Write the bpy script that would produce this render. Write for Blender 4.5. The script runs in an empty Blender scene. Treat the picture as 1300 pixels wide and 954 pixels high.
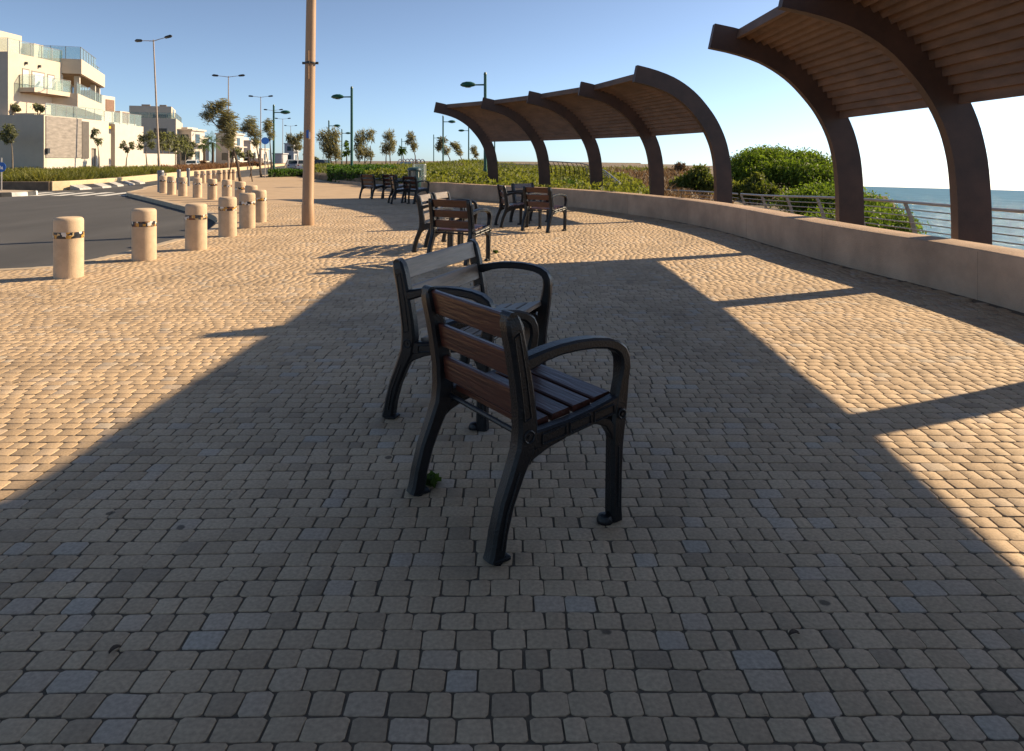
import bpy, bmesh, math, random
import numpy as np
from mathutils import Vector
R = math.radians
rng = np.random.default_rng(7)
random.seed(7)
scene = bpy.context.scene
C = bpy.data.collections.new('place'); scene.collection.children.link(C)
CAMH, F, CX, HY = 1.45, 930.0, 650.0, 202.0

def ground(px, y, z=0.0):
    d = (CAMH - z) * F / (y - HY)
    return ((px - CX) / F * d, d, z)
def xat(px, d): return (px - CX) / F * d
def zat(y, d): return CAMH + (HY - y) * d / F

# ------------------------------------------------------------------ materials
def new_mat(name):
    m = bpy.data.materials.new(name); m.use_nodes = True
    nt = m.node_tree; nt.nodes.clear()
    out = nt.nodes.new('ShaderNodeOutputMaterial')
    return m, nt, out
def N(nt, t, **kw):
    n = nt.nodes.new(t)
    for k, v in kw.items():
        if k.startswith('i_'):
            n.inputs[k[2:].replace('_', ' ')].default_value = v
        else: setattr(n, k, v)
    return n
def c4(c): return (c[0], c[1], c[2], 1)
def mat(name, base, rough=0.7, var=0.25, scale=3.0, bump=0.0, bscale=40.0, metallic=0.0, stretch=(1,1,1), coords='Object', second=None, spec=0.5):
    """noise mottled principled material"""
    m, nt, out = new_mat(name)
    p = N(nt, 'ShaderNodeBsdfPrincipled'); L = nt.links
    tc = N(nt, 'ShaderNodeTexCoord'); mp = N(nt, 'ShaderNodeMapping'); mp.inputs['Scale'].default_value = stretch
    L.new(tc.outputs[coords], mp.inputs['Vector'])
    n1 = N(nt, 'ShaderNodeTexNoise'); n1.inputs['Scale'].default_value = scale; n1.inputs['Detail'].default_value = 6; n1.inputs['Roughness'].default_value = 0.65
    L.new(mp.outputs[0], n1.inputs['Vector'])
    rmp = N(nt, 'ShaderNodeValToRGB')
    lo = tuple(b * (1 - var) for b in base); hi = tuple(min(1, b * (1 + var)) for b in base)
    if second: hi = second
    rmp.color_ramp.elements[0].position = 0.3; rmp.color_ramp.elements[0].color = c4(lo)
    rmp.color_ramp.elements[1].position = 0.7; rmp.color_ramp.elements[1].color = c4(hi)
    L.new(n1.outputs['Fac'], rmp.inputs['Fac']); L.new(rmp.outputs['Color'], p.inputs['Base Color'])
    p.inputs['Roughness'].default_value = rough; p.inputs['Metallic'].default_value = metallic
    p.inputs['Specular IOR Level'].default_value = spec
    if bump:
        n2 = N(nt, 'ShaderNodeTexNoise'); n2.inputs['Scale'].default_value = bscale; n2.inputs['Detail'].default_value = 4
        L.new(mp.outputs[0], n2.inputs['Vector'])
        b = N(nt, 'ShaderNodeBump'); b.inputs['Strength'].default_value = bump; b.inputs['Distance'].default_value = 0.01
        L.new(n2.outputs['Fac'], b.inputs['Height']); L.new(b.outputs[0], p.inputs['Normal'])
    L.new(p.outputs[0], out.inputs['Surface'])
    return m
def leaf_mat(name, a, b, trans=0.4, tcol=None):
    m, nt, out = new_mat(name); L = nt.links
    at = N(nt, 'ShaderNodeAttribute'); at.attribute_name = 'tint'
    rmp = N(nt, 'ShaderNodeValToRGB')
    rmp.color_ramp.elements[0].color = c4(a); rmp.color_ramp.elements[1].color = c4(b)
    L.new(at.outputs['Fac'], rmp.inputs['Fac'])
    d = N(nt, 'ShaderNodeBsdfPrincipled'); d.inputs['Roughness'].default_value = 0.6; d.inputs['Specular IOR Level'].default_value = 0.25
    L.new(rmp.outputs[0], d.inputs['Base Color'])
    t = N(nt, 'ShaderNodeBsdfTranslucent')
    mx = N(nt, 'ShaderNodeMix'); mx.data_type = 'RGBA'; mx.blend_type = 'MULTIPLY'; mx.inputs[0].default_value = 1
    L.new(rmp.outputs[0], mx.inputs[6]); mx.inputs[7].default_value = c4(tcol or (1.6, 1.7, 0.7))
    L.new(mx.outputs[2], t.inputs['Color'])
    ms = N(nt, 'ShaderNodeMixShader'); ms.inputs[0].default_value = trans
    L.new(d.outputs[0], ms.inputs[1]); L.new(t.outputs[0], ms.inputs[2]); L.new(ms.outputs[0], out.inputs['Surface'])
    return m
def glass_mat(name, col=(0.75,0.86,0.85), alpha=0.45, rough=0.06):
    m, nt, out = new_mat(name); L = nt.links
    g = N(nt, 'ShaderNodeBsdfPrincipled'); g.inputs['Base Color'].default_value = c4(col); g.inputs['Roughness'].default_value = rough
    t = N(nt, 'ShaderNodeBsdfTransparent'); t.inputs['Color'].default_value = (0.86, 0.93, 0.92, 1)
    ms = N(nt, 'ShaderNodeMixShader'); ms.inputs[0].default_value = alpha
    L.new(t.outputs[0], ms.inputs[1]); L.new(g.outputs[0], ms.inputs[2]); L.new(ms.outputs[0], out.inputs['Surface'])
    return m

M = {}
def stone_mat():
    m, nt, out = new_mat('cobble_stone'); L = nt.links
    p = N(nt, 'ShaderNodeBsdfPrincipled'); p.inputs['Roughness'].default_value = 0.72; p.inputs['Specular IOR Level'].default_value = 0.35
    at = N(nt, 'ShaderNodeAttribute'); at.attribute_name = 'tint'
    rmp = N(nt, 'ShaderNodeValToRGB'); e = rmp.color_ramp.elements
    e[0].position = 0.0; e[0].color = c4((0.345,0.252,0.163))
    e[1].position = 1.0; e[1].color = c4((0.45,0.375,0.29))
    for pos, col in ((0.18,(0.43,0.308,0.192)),(0.45,(0.475,0.345,0.218)),(0.72,(0.515,0.378,0.242)),(0.86,(0.47,0.362,0.262))):
        x = e.new(pos); x.color = c4(col)
    L.new(at.outputs['Fac'], rmp.inputs['Fac'])
    tc = N(nt, 'ShaderNodeTexCoord')
    n1 = N(nt, 'ShaderNodeTexNoise'); n1.inputs['Scale'].default_value = 1.1; n1.inputs['Detail'].default_value = 5
    n2 = N(nt, 'ShaderNodeTexNoise'); n2.inputs['Scale'].default_value = 75; n2.inputs['Detail'].default_value = 3
    for n in (n1, n2): L.new(tc.outputs['Object'], n.inputs['Vector'])
    def mul(colsock, facsock, lo, hi):
        mr = N(nt, 'ShaderNodeMapRange'); mr.inputs['From Min'].default_value = 0.3; mr.inputs['From Max'].default_value = 0.7
        mr.inputs['To Min'].default_value = lo; mr.inputs['To Max'].default_value = hi
        L.new(facsock, mr.inputs['Value'])
        mx = N(nt, 'ShaderNodeMix'); mx.data_type = 'RGBA'; mx.blend_type = 'MULTIPLY'; mx.inputs[0].default_value = 1
        L.new(colsock, mx.inputs[6]); L.new(mr.outputs[0], mx.inputs[7]); return mx.outputs[2]
    c = mul(rmp.outputs[0], n1.outputs['Fac'], 0.80, 1.12)
    c = mul(c, n2.outputs['Fac'], 0.82, 1.15)
    # trodden gum and tar spots
    v = N(nt, 'ShaderNodeTexVoronoi'); v.inputs['Scale'].default_value = 2.6; v.inputs['Randomness'].default_value = 1
    n4 = N(nt, 'ShaderNodeTexNoise'); n4.inputs['Scale'].default_value = 30
    L.new(tc.outputs['Object'], n4.inputs['Vector'])
    L.new(tc.outputs['Object'], v.inputs['Vector'])
    ad = N(nt, 'ShaderNodeMath'); ad.operation = 'MULTIPLY_ADD'; ad.inputs[1].default_value = 0.05
    L.new(n4.outputs['Fac'], ad.inputs[0]); L.new(v.outputs['Distance'], ad.inputs[2])
    mr = N(nt, 'ShaderNodeMapRange'); mr.inputs['From Min'].default_value = 0.066; mr.inputs['From Max'].default_value = 0.082
    mr.inputs['To Min'].default_value = 0.32; mr.inputs['To Max'].default_value = 1
    L.new(ad.outputs[0], mr.inputs['Value'])
    mx = N(nt, 'ShaderNodeMix'); mx.data_type = 'RGBA'; mx.blend_type = 'MULTIPLY'; mx.inputs[0].default_value = 1
    L.new(c, mx.inputs[6]); L.new(mr.outputs[0], mx.inputs[7])
    L.new(mx.outputs[2], p.inputs['Base Color'])
    n3 = N(nt, 'ShaderNodeTexNoise'); n3.inputs['Scale'].default_value = 130; n3.inputs['Detail'].default_value = 3
    L.new(tc.outputs['Object'], n3.inputs['Vector'])
    b = N(nt, 'ShaderNodeBump'); b.inputs['Strength'].default_value = 0.35; b.inputs['Distance'].default_value = 0.004
    L.new(n3.outputs['Fac'], b.inputs['Height']); L.new(b.outputs[0], p.inputs['Normal'])
    L.new(p.outputs[0], out.inputs['Surface'])
    return m
def mosaic_mat():
    m, nt, out = new_mat('mosaic_tiles'); L = nt.links
    p = N(nt, 'ShaderNodeBsdfPrincipled'); p.inputs['Roughness'].default_value = 0.3
    tc = N(nt, 'ShaderNodeTexCoord'); oi = N(nt, 'ShaderNodeObjectInfo')
    va = N(nt, 'ShaderNodeVectorMath'); va.operation = 'ADD'
    L.new(tc.outputs['Object'], va.inputs[0]); L.new(oi.outputs['Random'], va.inputs[1])
    v = N(nt, 'ShaderNodeTexVoronoi'); v.inputs['Scale'].default_value = 25; v.distance = 'CHEBYCHEV'
    L.new(va.outputs[0], v.inputs['Vector'])
    sp = N(nt, 'ShaderNodeSeparateColor'); L.new(v.outputs['Color'], sp.inputs[0])
    rmp = N(nt, 'ShaderNodeValToRGB'); rmp.color_ramp.interpolation = 'CONSTANT'; e = rmp.color_ramp.elements
    e[0].position = 0; e[0].color = c4((0.02,0.02,0.025)); e[1].position = 0.34; e[1].color = c4((0.7,0.66,0.6))
    for pos, col in ((0.55,(0.5,0.27,0.05)),(0.7,(0.16,0.06,0.03)),(0.82,(0.05,0.05,0.06)),(0.9,(0.55,0.4,0.2))):
        x = e.new(pos); x.color = c4(col)
    L.new(sp.outputs[0], rmp.inputs['Fac']); L.new(rmp.outputs[0], p.inputs['Base Color']); L.new(p.outputs[0], out.inputs['Surface'])
    return m
def sea_mat():
    m, nt, out = new_mat('sea_water'); L = nt.links
    p = N(nt, 'ShaderNodeBsdfDiffuse'); gl_ = N(nt, 'ShaderNodeBsdfGlossy'); gl_.inputs['Roughness'].default_value = 0.14
    mxs = N(nt, 'ShaderNodeMixShader'); mxs.inputs[0].default_value = 0.17
    L.new(p.outputs[0], mxs.inputs[1]); L.new(gl_.outputs[0], mxs.inputs[2])
    tc = N(nt, 'ShaderNodeTexCoord'); mp = N(nt, 'ShaderNodeMapping'); mp.inputs['Scale'].default_value = (1, 0.45, 1)
    L.new(tc.outputs['Object'], mp.inputs['Vector'])
    n0 = N(nt, 'ShaderNodeTexNoise'); n0.inputs['Scale'].default_value = 0.02; n0.inputs['Detail'].default_value = 5
    L.new(mp.outputs[0], n0.inputs['Vector'])
    rmp = N(nt, 'ShaderNodeValToRGB'); rmp.color_ramp.elements[0].position = 0.35; rmp.color_ramp.elements[1].position = 0.7
    rmp.color_ramp.elements[0].color = c4((0.042,0.13,0.205)); rmp.color_ramp.elements[1].color = c4((0.085,0.195,0.285))
    L.new(n0.outputs['Fac'], rmp.inputs['Fac']); L.new(rmp.outputs[0], p.inputs['Color'])
    n1 = N(nt, 'ShaderNodeTexNoise'); n1.inputs['Scale'].default_value = 0.16; n1.inputs['Detail'].default_value = 7; n1.inputs['Roughness'].default_value = 0.7
    L.new(mp.outputs[0], n1.inputs['Vector'])
    b = N(nt, 'ShaderNodeBump'); b.inputs['Strength'].default_value = 1.0; b.inputs['Distance'].default_value = 5.0
    L.new(n1.outputs['Fac'], b.inputs['Height']); L.new(b.outputs[0], gl_.inputs['Normal']); L.new(mxs.outputs[0], out.inputs['Surface'])
    return m
def wood_mat(name, a, b, rough=0.45, stretch=(30,2.2,30), bump=0.3):
    m = mat(name, a, rough, 0, 1.0, bump, 2.5, stretch=stretch, second=b)
    return m

M['stone'] = stone_mat()
M['joint'] = mat('joint_sand', (0.125,0.097,0.066), 0.95, 0.3, 20)
M['far_paving'] = mat('distant_cobbles', (0.43,0.308,0.192), 0.8, 0.14, 1.2, 0.35, 11)
M['asphalt'] = mat('asphalt', (0.058,0.056,0.056), 0.85, 0.36, 0.5, 0.3, 90, stretch=(1.0,.25,1))
M['kerb'] = mat('kerb_concrete', (0.40,0.32,0.23), 0.8, 0.15, 4, 0.2, 60)
M['white_paint'] = mat('white_road_paint', (0.62,0.60,0.56), 0.7, 0.2, 5)
M['black_paint'] = mat('black_kerb_paint', (0.03,0.03,0.03), 0.6, 0.3, 5)
M['yellow_kerb'] = mat('sandy_kerb', (0.52,0.41,0.25), 0.8, 0.15, 3)
M['wall_plaster'] = mat('pebbledash_plaster', (0.44,0.30,0.20), 0.9, 0.28, 1.1, 1.0, 55)
M['bollard'] = mat('sandstone_concrete', (0.53,0.395,0.265), 0.8, 0.2, 3.2, 0.35, 90)
M['mosaic'] = mosaic_mat()
M['rust'] = mat('rust_brown_steel', (0.052,0.027,0.019), 0.55, 0.3, 2.0, 0.15, 60, second=(0.078,0.039,0.026))
M['board'] = wood_mat('pergola_boards', (0.075,0.042,0.026), (0.155,0.086,0.052), 0.65, (2.0,2.0,6.0), 0.2)
M['iron'] = mat('black_cast_iron', (0.006,0.007,0.009), 0.33, 0.5, 14, 0.28, 120, spec=0.36)
M['chair_wood'] = wood_mat('oiled_dark_timber', (0.030,0.009,0.006), (0.092,0.028,0.017), 0.30)
M['grey_wood'] = wood_mat('weathered_timber', (0.11,0.085,0.068), (0.27,0.22,0.18), 0.42)
M['steel'] = mat('brushed_rail_steel', (0.36,0.33,0.30), 0.42, 0.15, 6, metallic=0.6)
M['rail_post'] = mat('weathered_rail_post', (0.30,0.22,0.16), 0.5, 0.3, 9, metallic=0.3, second=(0.36,0.31,0.27))
M['pole'] = mat('tan_painted_pole', (0.36,0.220,0.120), 0.6, 0.16, 2.5, stretch=(3,3,0.5))
M['lamp_pole'] = mat('grey_tan_lamp_pole', (0.34,0.26,0.20), 0.5, 0.15, 3)
M['dark_metal'] = mat('dark_lamp_metal', (0.03,0.032,0.036), 0.5, 0.2, 5)
M['green_metal'] = mat('green_lamp_paint', (0.012,0.085,0.055), 0.4, 0.15, 3)
M['lens'] = mat('lamp_lens', (0.5,0.52,0.5), 0.2, 0.05, 3)
M['bark'] = mat('bark', (0.10,0.070,0.048), 0.9, 0.35, 6, 0.6, 25)
M['bark_pale'] = mat('pale_bark', (0.19,0.15,0.11), 0.9, 0.3, 6, 0.6, 25)
M['tamarisk'] = leaf_mat('tamarisk_foliage', (0.105,0.110,0.066), (0.255,0.245,0.155), 0.5, (1.5,1.35,0.75))
M['olive'] = leaf_mat('olive_foliage', (0.085,0.092,0.062), (0.215,0.215,0.145), 0.42)
M['green_leaf'] = leaf_mat('green_foliage', (0.028,0.060,0.012), (0.095,0.150,0.026), 0.4)
M['bright_leaf'] = leaf_mat('mound_shrub_foliage', (0.030,0.068,0.012), (0.165,0.215,0.032), 0.42)
M['bed_leaf'] = leaf_mat('bed_plants', (0.040,0.066,0.016), (0.175,0.185,0.045), 0.42, (1.5,1.5,0.6))
M['hedge_leaf'] = leaf_mat('hedge_foliage', (0.022,0.055,0.012), (0.075,0.14,0.028), 0.35)
M['dry_leaf'] = leaf_mat('dry_scrub', (0.095,0.062,0.040), (0.23,0.165,0.10), 0.3, (1.2,1.0,0.7))
M['grass'] = leaf_mat('bank_grass_blades', (0.050,0.072,0.018), (0.19,0.18,0.050), 0.4, (1.5,1.5,0.6))
M['red_grass'] = leaf_mat('dry_red_grass', (0.14,0.075,0.042), (0.24,0.15,0.08), 0.35, (1.3,1.0,0.7))
M['soil'] = mat('sandy_soil', (0.27,0.18,0.115), 0.95, 0.3, 0.8, 0.6, 12)
M['cliff'] = mat('scrubby_ground', (0.13,0.105,0.06), 0.95, 0.4, 0.6, 0.8, 6, second=(0.22,0.155,0.10))
M['sea'] = sea_mat()
M['limestone'] = mat('limestone_facade', (0.55,0.465,0.37), 0.85, 0.06, 1.5)
M['white_render'] = mat('white_render', (0.57,0.51,0.44), 0.85, 0.06, 1.5)
M['grey_clad'] = mat('grey_stone_cladding', (0.255,0.225,0.20), 0.85, 0.3, 1.3, 0.5, 8, stretch=(1,1,4))
M['dark_clad'] = mat('dark_louvres', (0.10,0.085,0.075), 0.7, 0.2, 3)
M['soffit'] = mat('brown_soffit', (0.20,0.12,0.07), 0.8, 0.1, 2)
M['shutter'] = mat('white_shutter', (0.66,0.64,0.60), 0.5, 0.04, 2)
M['brown_win'] = mat('brown_louvre_window', (0.20,0.11,0.065), 0.6, 0.2, 5)
M['dark_glass'] = mat('dark_window_glass', (0.03,0.045,0.055), 0.08, 0.2, 1)
M['rail_glass'] = glass_mat('balustrade_glass', (0.50,0.60,0.60), 0.18)
M['gate'] = mat('grey_gate', (0.22,0.19,0.165), 0.6, 0.1, 3)
M['yellow'] = mat('yellow_awning', (0.75,0.42,0.02), 0.6, 0.05, 3)
M['car_white'] = mat('white_car_paint', (0.72,0.72,0.72), 0.25, 0.02, 1)
M['car_silver'] = mat('silver_car_paint', (0.50,0.53,0.56), 0.25, 0.03, 1, metallic=0.1)
M['car_dark'] = mat('dark_car_paint', (0.04,0.045,0.055), 0.25, 0.05, 1)
M['car_brown'] = mat('brown_car_paint', (0.12,0.07,0.045), 0.3, 0.05, 1)
M['tyre'] = mat('tyre_rubber', (0.02,0.02,0.02), 0.85, 0.1, 5)
M['headlight'] = mat('headlight_lens', (0.8,0.8,0.78), 0.15, 0.02, 1)
M['taillight'] = mat('taillight_lens', (0.4,0.02,0.02), 0.2, 0.05, 1)
M['sign_blue'] = mat('blue_sign_face', (0.012,0.10,0.42), 0.4, 0.05, 2)
M['sign_white'] = mat('white_sign_mark', (0.75,0.75,0.75), 0.4, 0.02, 2)
M['bin_green'] = mat('dark_teal_bin', (0.018,0.055,0.062), 0.4, 0.2, 4)
M['bin_inside'] = mat('bin_inside', (0.25,0.27,0.24), 0.7, 0.2, 4)
M['cage'] = mat('white_cage_wire', (0.62,0.64,0.60), 0.5, 0.05, 4)
M['cage_panel'] = glass_mat('cage_mesh_panel', (0.62,0.64,0.60), 0.28, 0.6)
M['navy'] = mat('navy_play_tunnel', (0.03,0.045,0.10), 0.5, 0.1, 3)
M['play_blue'] = mat('pale_blue_panel', (0.30,0.48,0.62), 0.5, 0.1, 3)
M['grey_bollard'] = mat('grey_steel_bollard', (0.17,0.18,0.20), 0.4, 0.1, 4, metallic=0.4)
M['far_block'] = mat('distant_grey_block', (0.40,0.40,0.42), 0.9, 0.05, 1)

# ------------------------------------------------------------------ mesh helper
class MB:
    def __init__(s): s.v = []; s.f = []; s.mi = []; s.cur = 0
    def add(s, vs, fs):
        o = len(s.v); s.v += [tuple(p) for p in vs]
        for f in fs: s.f.append(tuple(i + o for i in f)); s.mi.append(s.cur)
        return s
    def box(s, cx, cy, cz, sx, sy, sz, rz=0.0, bev=0.0):
        hx, hy, hz = sx/2, sy/2, sz/2
        if bev:
            b = bev; pts = []
            ring = [(-hx+b,-hy),(hx-b,-hy),(hx,-hy+b),(hx,hy-b),(hx-b,hy),(-hx+b,hy),(-hx,hy-b),(-hx,-hy+b)]
            def ins(r, k): return [(x*(1-k/hx) , y*(1-k/hy)) for x, y in r]
            for z, k in ((-hz,b),(-hz+b,0),(hz-b,0),(hz,b)):
                for x, y in ins(ring, k): pts.append((x, y, z))
            fs = []
            for L in range(3):
                for i in range(8):
                    j = (i+1) % 8; fs.append((L*8+i, L*8+j, L*8+8+j, L*8+8+i))
            fs.append(tuple(range(7,-1,-1))); fs.append(tuple(range(24,32)))
        else:
            pts = [(-hx,-hy,-hz),(hx,-hy,-hz),(hx,hy,-hz),(-hx,hy,-hz),(-hx,-hy,hz),(hx,-hy,hz),(hx,hy,hz),(-hx,hy,hz)]
            fs = [(3,2,1,0),(4,5,6,7),(0,1,5,4),(1,2,6,5),(2,3,7,6),(3,0,4,7)]
        c, sn = math.cos(rz), math.sin(rz)
        return s.add([(cx+x*c-y*sn, cy+x*sn+y*c, cz+z) for x, y, z in pts], fs)
    def span(s, x0, x1, y0, y1, z0, z1):
        return s.box((x0+x1)/2, (y0+y1)/2, (z0+z1)/2, abs(x1-x0), abs(y1-y0), abs(z1-z0))
    def hexa(s, a, b):
        """solid between two 4-point rings"""
        return s.add(list(a)+list(b), [(3,2,1,0),(4,5,6,7),(0,1,5,4),(1,2,6,5),(2,3,7,6),(3,0,4,7)])
    def tube(s, path, rad, n=8, cap=True):
        P = [Vector(p) for p in path]
        if not hasattr(rad, '__len__'): rad = [rad]*len(P)
        vs = []; fs = []; prev = None
        for i, p in enumerate(P):
            t = (P[min(i+1,len(P)-1)] - P[max(i-1,0)]).normalized()
            if prev is None:
                ref = Vector((0,0,1)) if abs(t.z) < 0.9 else Vector((1,0,0))
                u = t.cross(ref).normalized()
            else:
                u = (prev - t*prev.dot(t)).normalized()
            prev = u; w = t.cross(u)
            for k in range(n):
                a = 2*math.pi*k/n; vs.append(p + (u*math.cos(a) + w*math.sin(a))*rad[i])
        for i in range(len(P)-1):
            for k in range(n):
                j = (k+1) % n; fs.append((i*n+k, i*n+j, i*n+n+j, i*n+n+k))
        if cap:
            fs.append(tuple(range(n-1,-1,-1))); fs.append(tuple(range((len(P)-1)*n, len(P)*n)))
        return s.add(vs, fs)
    def lathe(s, prof, n=24, cx=0, cy=0, cz=0):
        vs = []; fs = []
        for r, z in prof:
            for k in range(n):
                a = 2*math.pi*k/n; vs.append((cx+r*math.cos(a), cy+r*math.sin(a), cz+z))
        for i in range(len(prof)-1):
            for k in range(n):
                j = (k+1) % n; fs.append((i*n+k, i*n+j, i*n+n+j, i*n+n+k))
        fs.append(tuple(range(n-1,-1,-1))); fs.append(tuple(range((len(prof)-1)*n, len(prof)*n)))
        return s.add(vs, fs)
    def stroke(s, pts, th, y=0.0, ch=0.3):
        """bar swept in the x-z plane: pts = (x, z, halfwidth[, half thickness]); thick in y"""
        vs = []; fs = []; n = 8
        for i, p in enumerate(pts):
            a = pts[max(i-1,0)]; b = pts[min(i+1,len(pts)-1)]
            tx, tz = b[0]-a[0], b[1]-a[1]; l = math.hypot(tx, tz) or 1; nx, nz = -tz/l, tx/l
            w = p[2]; t = p[3] if len(p) > 3 else th
            c = ch*min(w, t)
            for (du, dv) in ((w, -t+c),(w, t-c),(w-c, t),(-w+c, t),(-w, t-c),(-w, -t+c),(-w+c, -t),(w-c, -t)):
                vs.append((p[0]+nx*du, y+dv, p[1]+nz*du))
        for i in range(len(pts)-1):
            for k in range(n):
                j = (k+1) % n; fs.append((i*n+k, i*n+j, i*n+n+j, i*n+n+k))
        fs.append(tuple(range(n-1,-1,-1))); fs.append(tuple(range((len(pts)-1)*n, len(pts)*n)))
        return s.add(vs, fs)
    def plate(s, poly, z0, z1):
        n = len(poly)
        return s.add([(x,y,z0) for x,y in poly]+[(x,y,z1) for x,y in poly],
                     [tuple(range(n-1,-1,-1)), tuple(range(n,2*n))]+[(i,(i+1)%n,n+(i+1)%n,n+i) for i in range(n)])
    def build(s, name, m, parent=None, smooth=False, loc=None, recalc=True):
        me = bpy.data.meshes.new(name); me.from_pydata(s.v, [], s.f)
        ms = m if isinstance(m, (list, tuple)) else [m]
        for x in ms: me.materials.append(x)
        if len(ms) > 1: me.polygons.foreach_set('material_index', s.mi)
        if recalc:
            bm = bmesh.new(); bm.from_mesh(me); bmesh.ops.recalc_face_normals(bm, faces=bm.faces); bm.to_mesh(me); bm.free()
        if smooth:
            me.polygons.foreach_set('use_smooth', [True]*len(me.polygons))
            try: me.set_sharp_from_angle(angle=R(38))
            except Exception: pass
        o = bpy.data.objects.new(name, me); C.objects.link(o)
        if parent: o.parent = parent
        if loc: o.location = loc
        return o
def np_mesh(name, verts, quads, m, parent=None, tint=None, mi=None, nside=4):
    me = bpy.data.meshes.new(name); nv = len(verts); nf = len(quads)
    me.vertices.add(nv); me.vertices.foreach_set('co', np.asarray(verts, np.float32).ravel())
    me.loops.add(nf*nside); me.loops.foreach_set('vertex_index', np.asarray(quads, np.int32).ravel())
    me.polygons.add(nf); me.polygons.foreach_set('loop_start', np.arange(nf, dtype=np.int32)*nside)
    me.update(calc_edges=True)
    for x in (m if isinstance(m, (list, tuple)) else [m]): me.materials.append(x)
    if tint is not None:
        at = me.attributes.new('tint', 'FLOAT', 'FACE'); at.data.foreach_set('value', np.asarray(tint, np.float32))
    if mi is not None: me.polygons.foreach_set('material_index', np.asarray(mi, np.int32))
    o = bpy.data.objects.new(name, me); C.objects.link(o)
    if parent: o.parent = parent
    return o
def thing(name, label, cat, loc=(0,0,0), rz=0.0, group=None):
    o = bpy.data.objects.new(name, None); C.objects.link(o); o.location = loc; o.rotation_euler = (0,0,rz)
    o.empty_display_size = 0.2
    return tag(o, label, cat, group)
def tag(o, label, cat, group=None, kind=None):
    o['label'] = label; o['category'] = cat
    if group: o['group'] = group
    if kind: o['kind'] = kind
    return o
def struct(o): o['kind'] = 'structure'; return o
def stuff(o, label, cat): o['kind'] = 'stuff'; o['label'] = label; o['category'] = cat; return o
def dup(root, label=None, loc=None, rz=None):
    r = root.copy(); C.objects.link(r)
    if loc is not None: r.location = loc
    if rz is not None: r.rotation_euler = (0,0,rz)
    if label: r['label'] = label
    for ch in list(root.children):
        c = ch.copy(); C.objects.link(c); c.parent = r
        for g in list(ch.children):
            d = g.copy(); C.objects.link(d); d.parent = c
    return r

# ------------------------------------------------------------------ foliage
def leaves(pts, size, aspect=2.5, axis=None, spread=1.0, jit=0.5):
    n = len(pts)
    d = rng.normal(size=(n,3))
    if axis is not None: d = d*spread + np.asarray(axis)
    d /= np.linalg.norm(d, axis=1)[:,None]
    r = rng.normal(size=(n,3)); u = np.cross(d, r); u /= np.linalg.norm(u, axis=1)[:,None]+1e-9
    s = size*(1+jit*(rng.random(n)-0.5)*2)[:,None]
    a = d*s*0.5*aspect; b = u*s*0.5
    V = np.stack([pts-a, pts+b*0.9-a*0.1, pts+a, pts-b*0.9-a*0.1], axis=1).reshape(-1,3)
    Q = np.arange(n*4).reshape(n,4)
    return V, Q
def blob_points(blobs, n, sub=9, tight=0.42, shell=0.5):
    vol = np.array([b[3]*b[4]*b[5] for b in blobs])**0.8; vol /= vol.sum()
    out = []; tint = []
    for b, w in zip(blobs, vol):
        k = max(20, int(n*w)); c = np.array(b[:3]); r = np.array(b[3:6])
        d = rng.normal(size=(sub,3)); d /= np.linalg.norm(d, axis=1)[:,None]
        rad = shell + (1-shell)*rng.random(sub)
        cc = d*rad[:,None]*0.72
        idx = rng.integers(0, sub, k)
        p = cc[idx] + rng.normal(size=(k,3))*tight*0.6
        l = np.linalg.norm(p, axis=1); p[l > 1.15] *= (1.15/l[l > 1.15])[:,None]
        ct = rng.random(sub)
        out.append(c + p*r); tint.append(np.clip(0.55*ct[idx] + 0.45*rng.random(k), 0, 1))
    return np.concatenate(out), np.concatenate(tint)
def crown_obj(name, blobs, n, size, m, parent=None, aspect=2.5, axis=None, spread=1.0, sub=9, tight=0.42):
    p, t = blob_points(blobs, n, sub, tight)
    V, Q = leaves(p, size, aspect, axis, spread)
    return np_mesh(name, V, Q, m, parent, t)
def trunk_obj(paths, m, parent, n=7):
    b = MB()
    for path, r0, r1 in paths:
        k = len(path); b.tube(path, [r0+(r1-r0)*i/(k-1) for i in range(k)], n)
    return b.build('trunk', m, parent, smooth=True)

# ------------------------------------------------------------------ plaza outline
EDGE = [(-60,7.4),(-14,8.6),(-6.6,9.43),(-6.05,10.3),(-6.0,11.24),(-6.05,12.7),(-6.1,14.2),(-6.35,15.7),(-7.2,18.0),(-8.4,20.1),(-10.4,22.9),(-12.9,26.4),(-15.7,30.2),(-16.9,32.0),(-17.4,33.7),(-17.9,35.6),(-18.9,37.5),(-20.1,42.1),(-20.7,48),(-21,56),(-22.4,67),(-27.8,112)]
WALL = [(-30,3.4),(-12,3.6),(-5,3.9),(2,4.45),(5,4.72),(7.25,4.90),(8.5,4.70),(10,4.45),(12,4.36),(14.8,4.25),(17,3.84),(18.2,3.46),(20.3,2.72),(21.75,2.06),(23.5,0.95),(25.2,-0.5),(27.6,-2.25),(30.6,-3.95),(36,-6.3),(42,-8.8),(47,-11.6),(60,-17.5),(100,-28),(200,-55),(420,-110)]
_wy = np.array([w[0] for w in WALL]); _wx = np.array([w[1] for w in WALL])
def W(y):
    # smoothed outline
    return float(np.mean([np.interp(y+o, _wy, _wx) for o in (-1.2,-0.8,-0.4,0,0.4,0.8,1.2)]))
def smooth_poly(pts, it=2):
    for _ in range(it):
        q = [pts[0]]
        for a, b in zip(pts[:-1], pts[1:]):
            q.append((0.75*a[0]+0.25*b[0], 0.75*a[1]+0.25*b[1])); q.append((0.25*a[0]+0.75*b[0], 0.25*a[1]+0.75*b[1]))
        q.append(pts[-1]); pts = q
    return pts
EDGES = smooth_poly(EDGE)
wall_line = [(W(y), y) for y in np.concatenate([np.arange(-12, 40, 0.5), np.arange(40, 113, 2.0)])]
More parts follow.
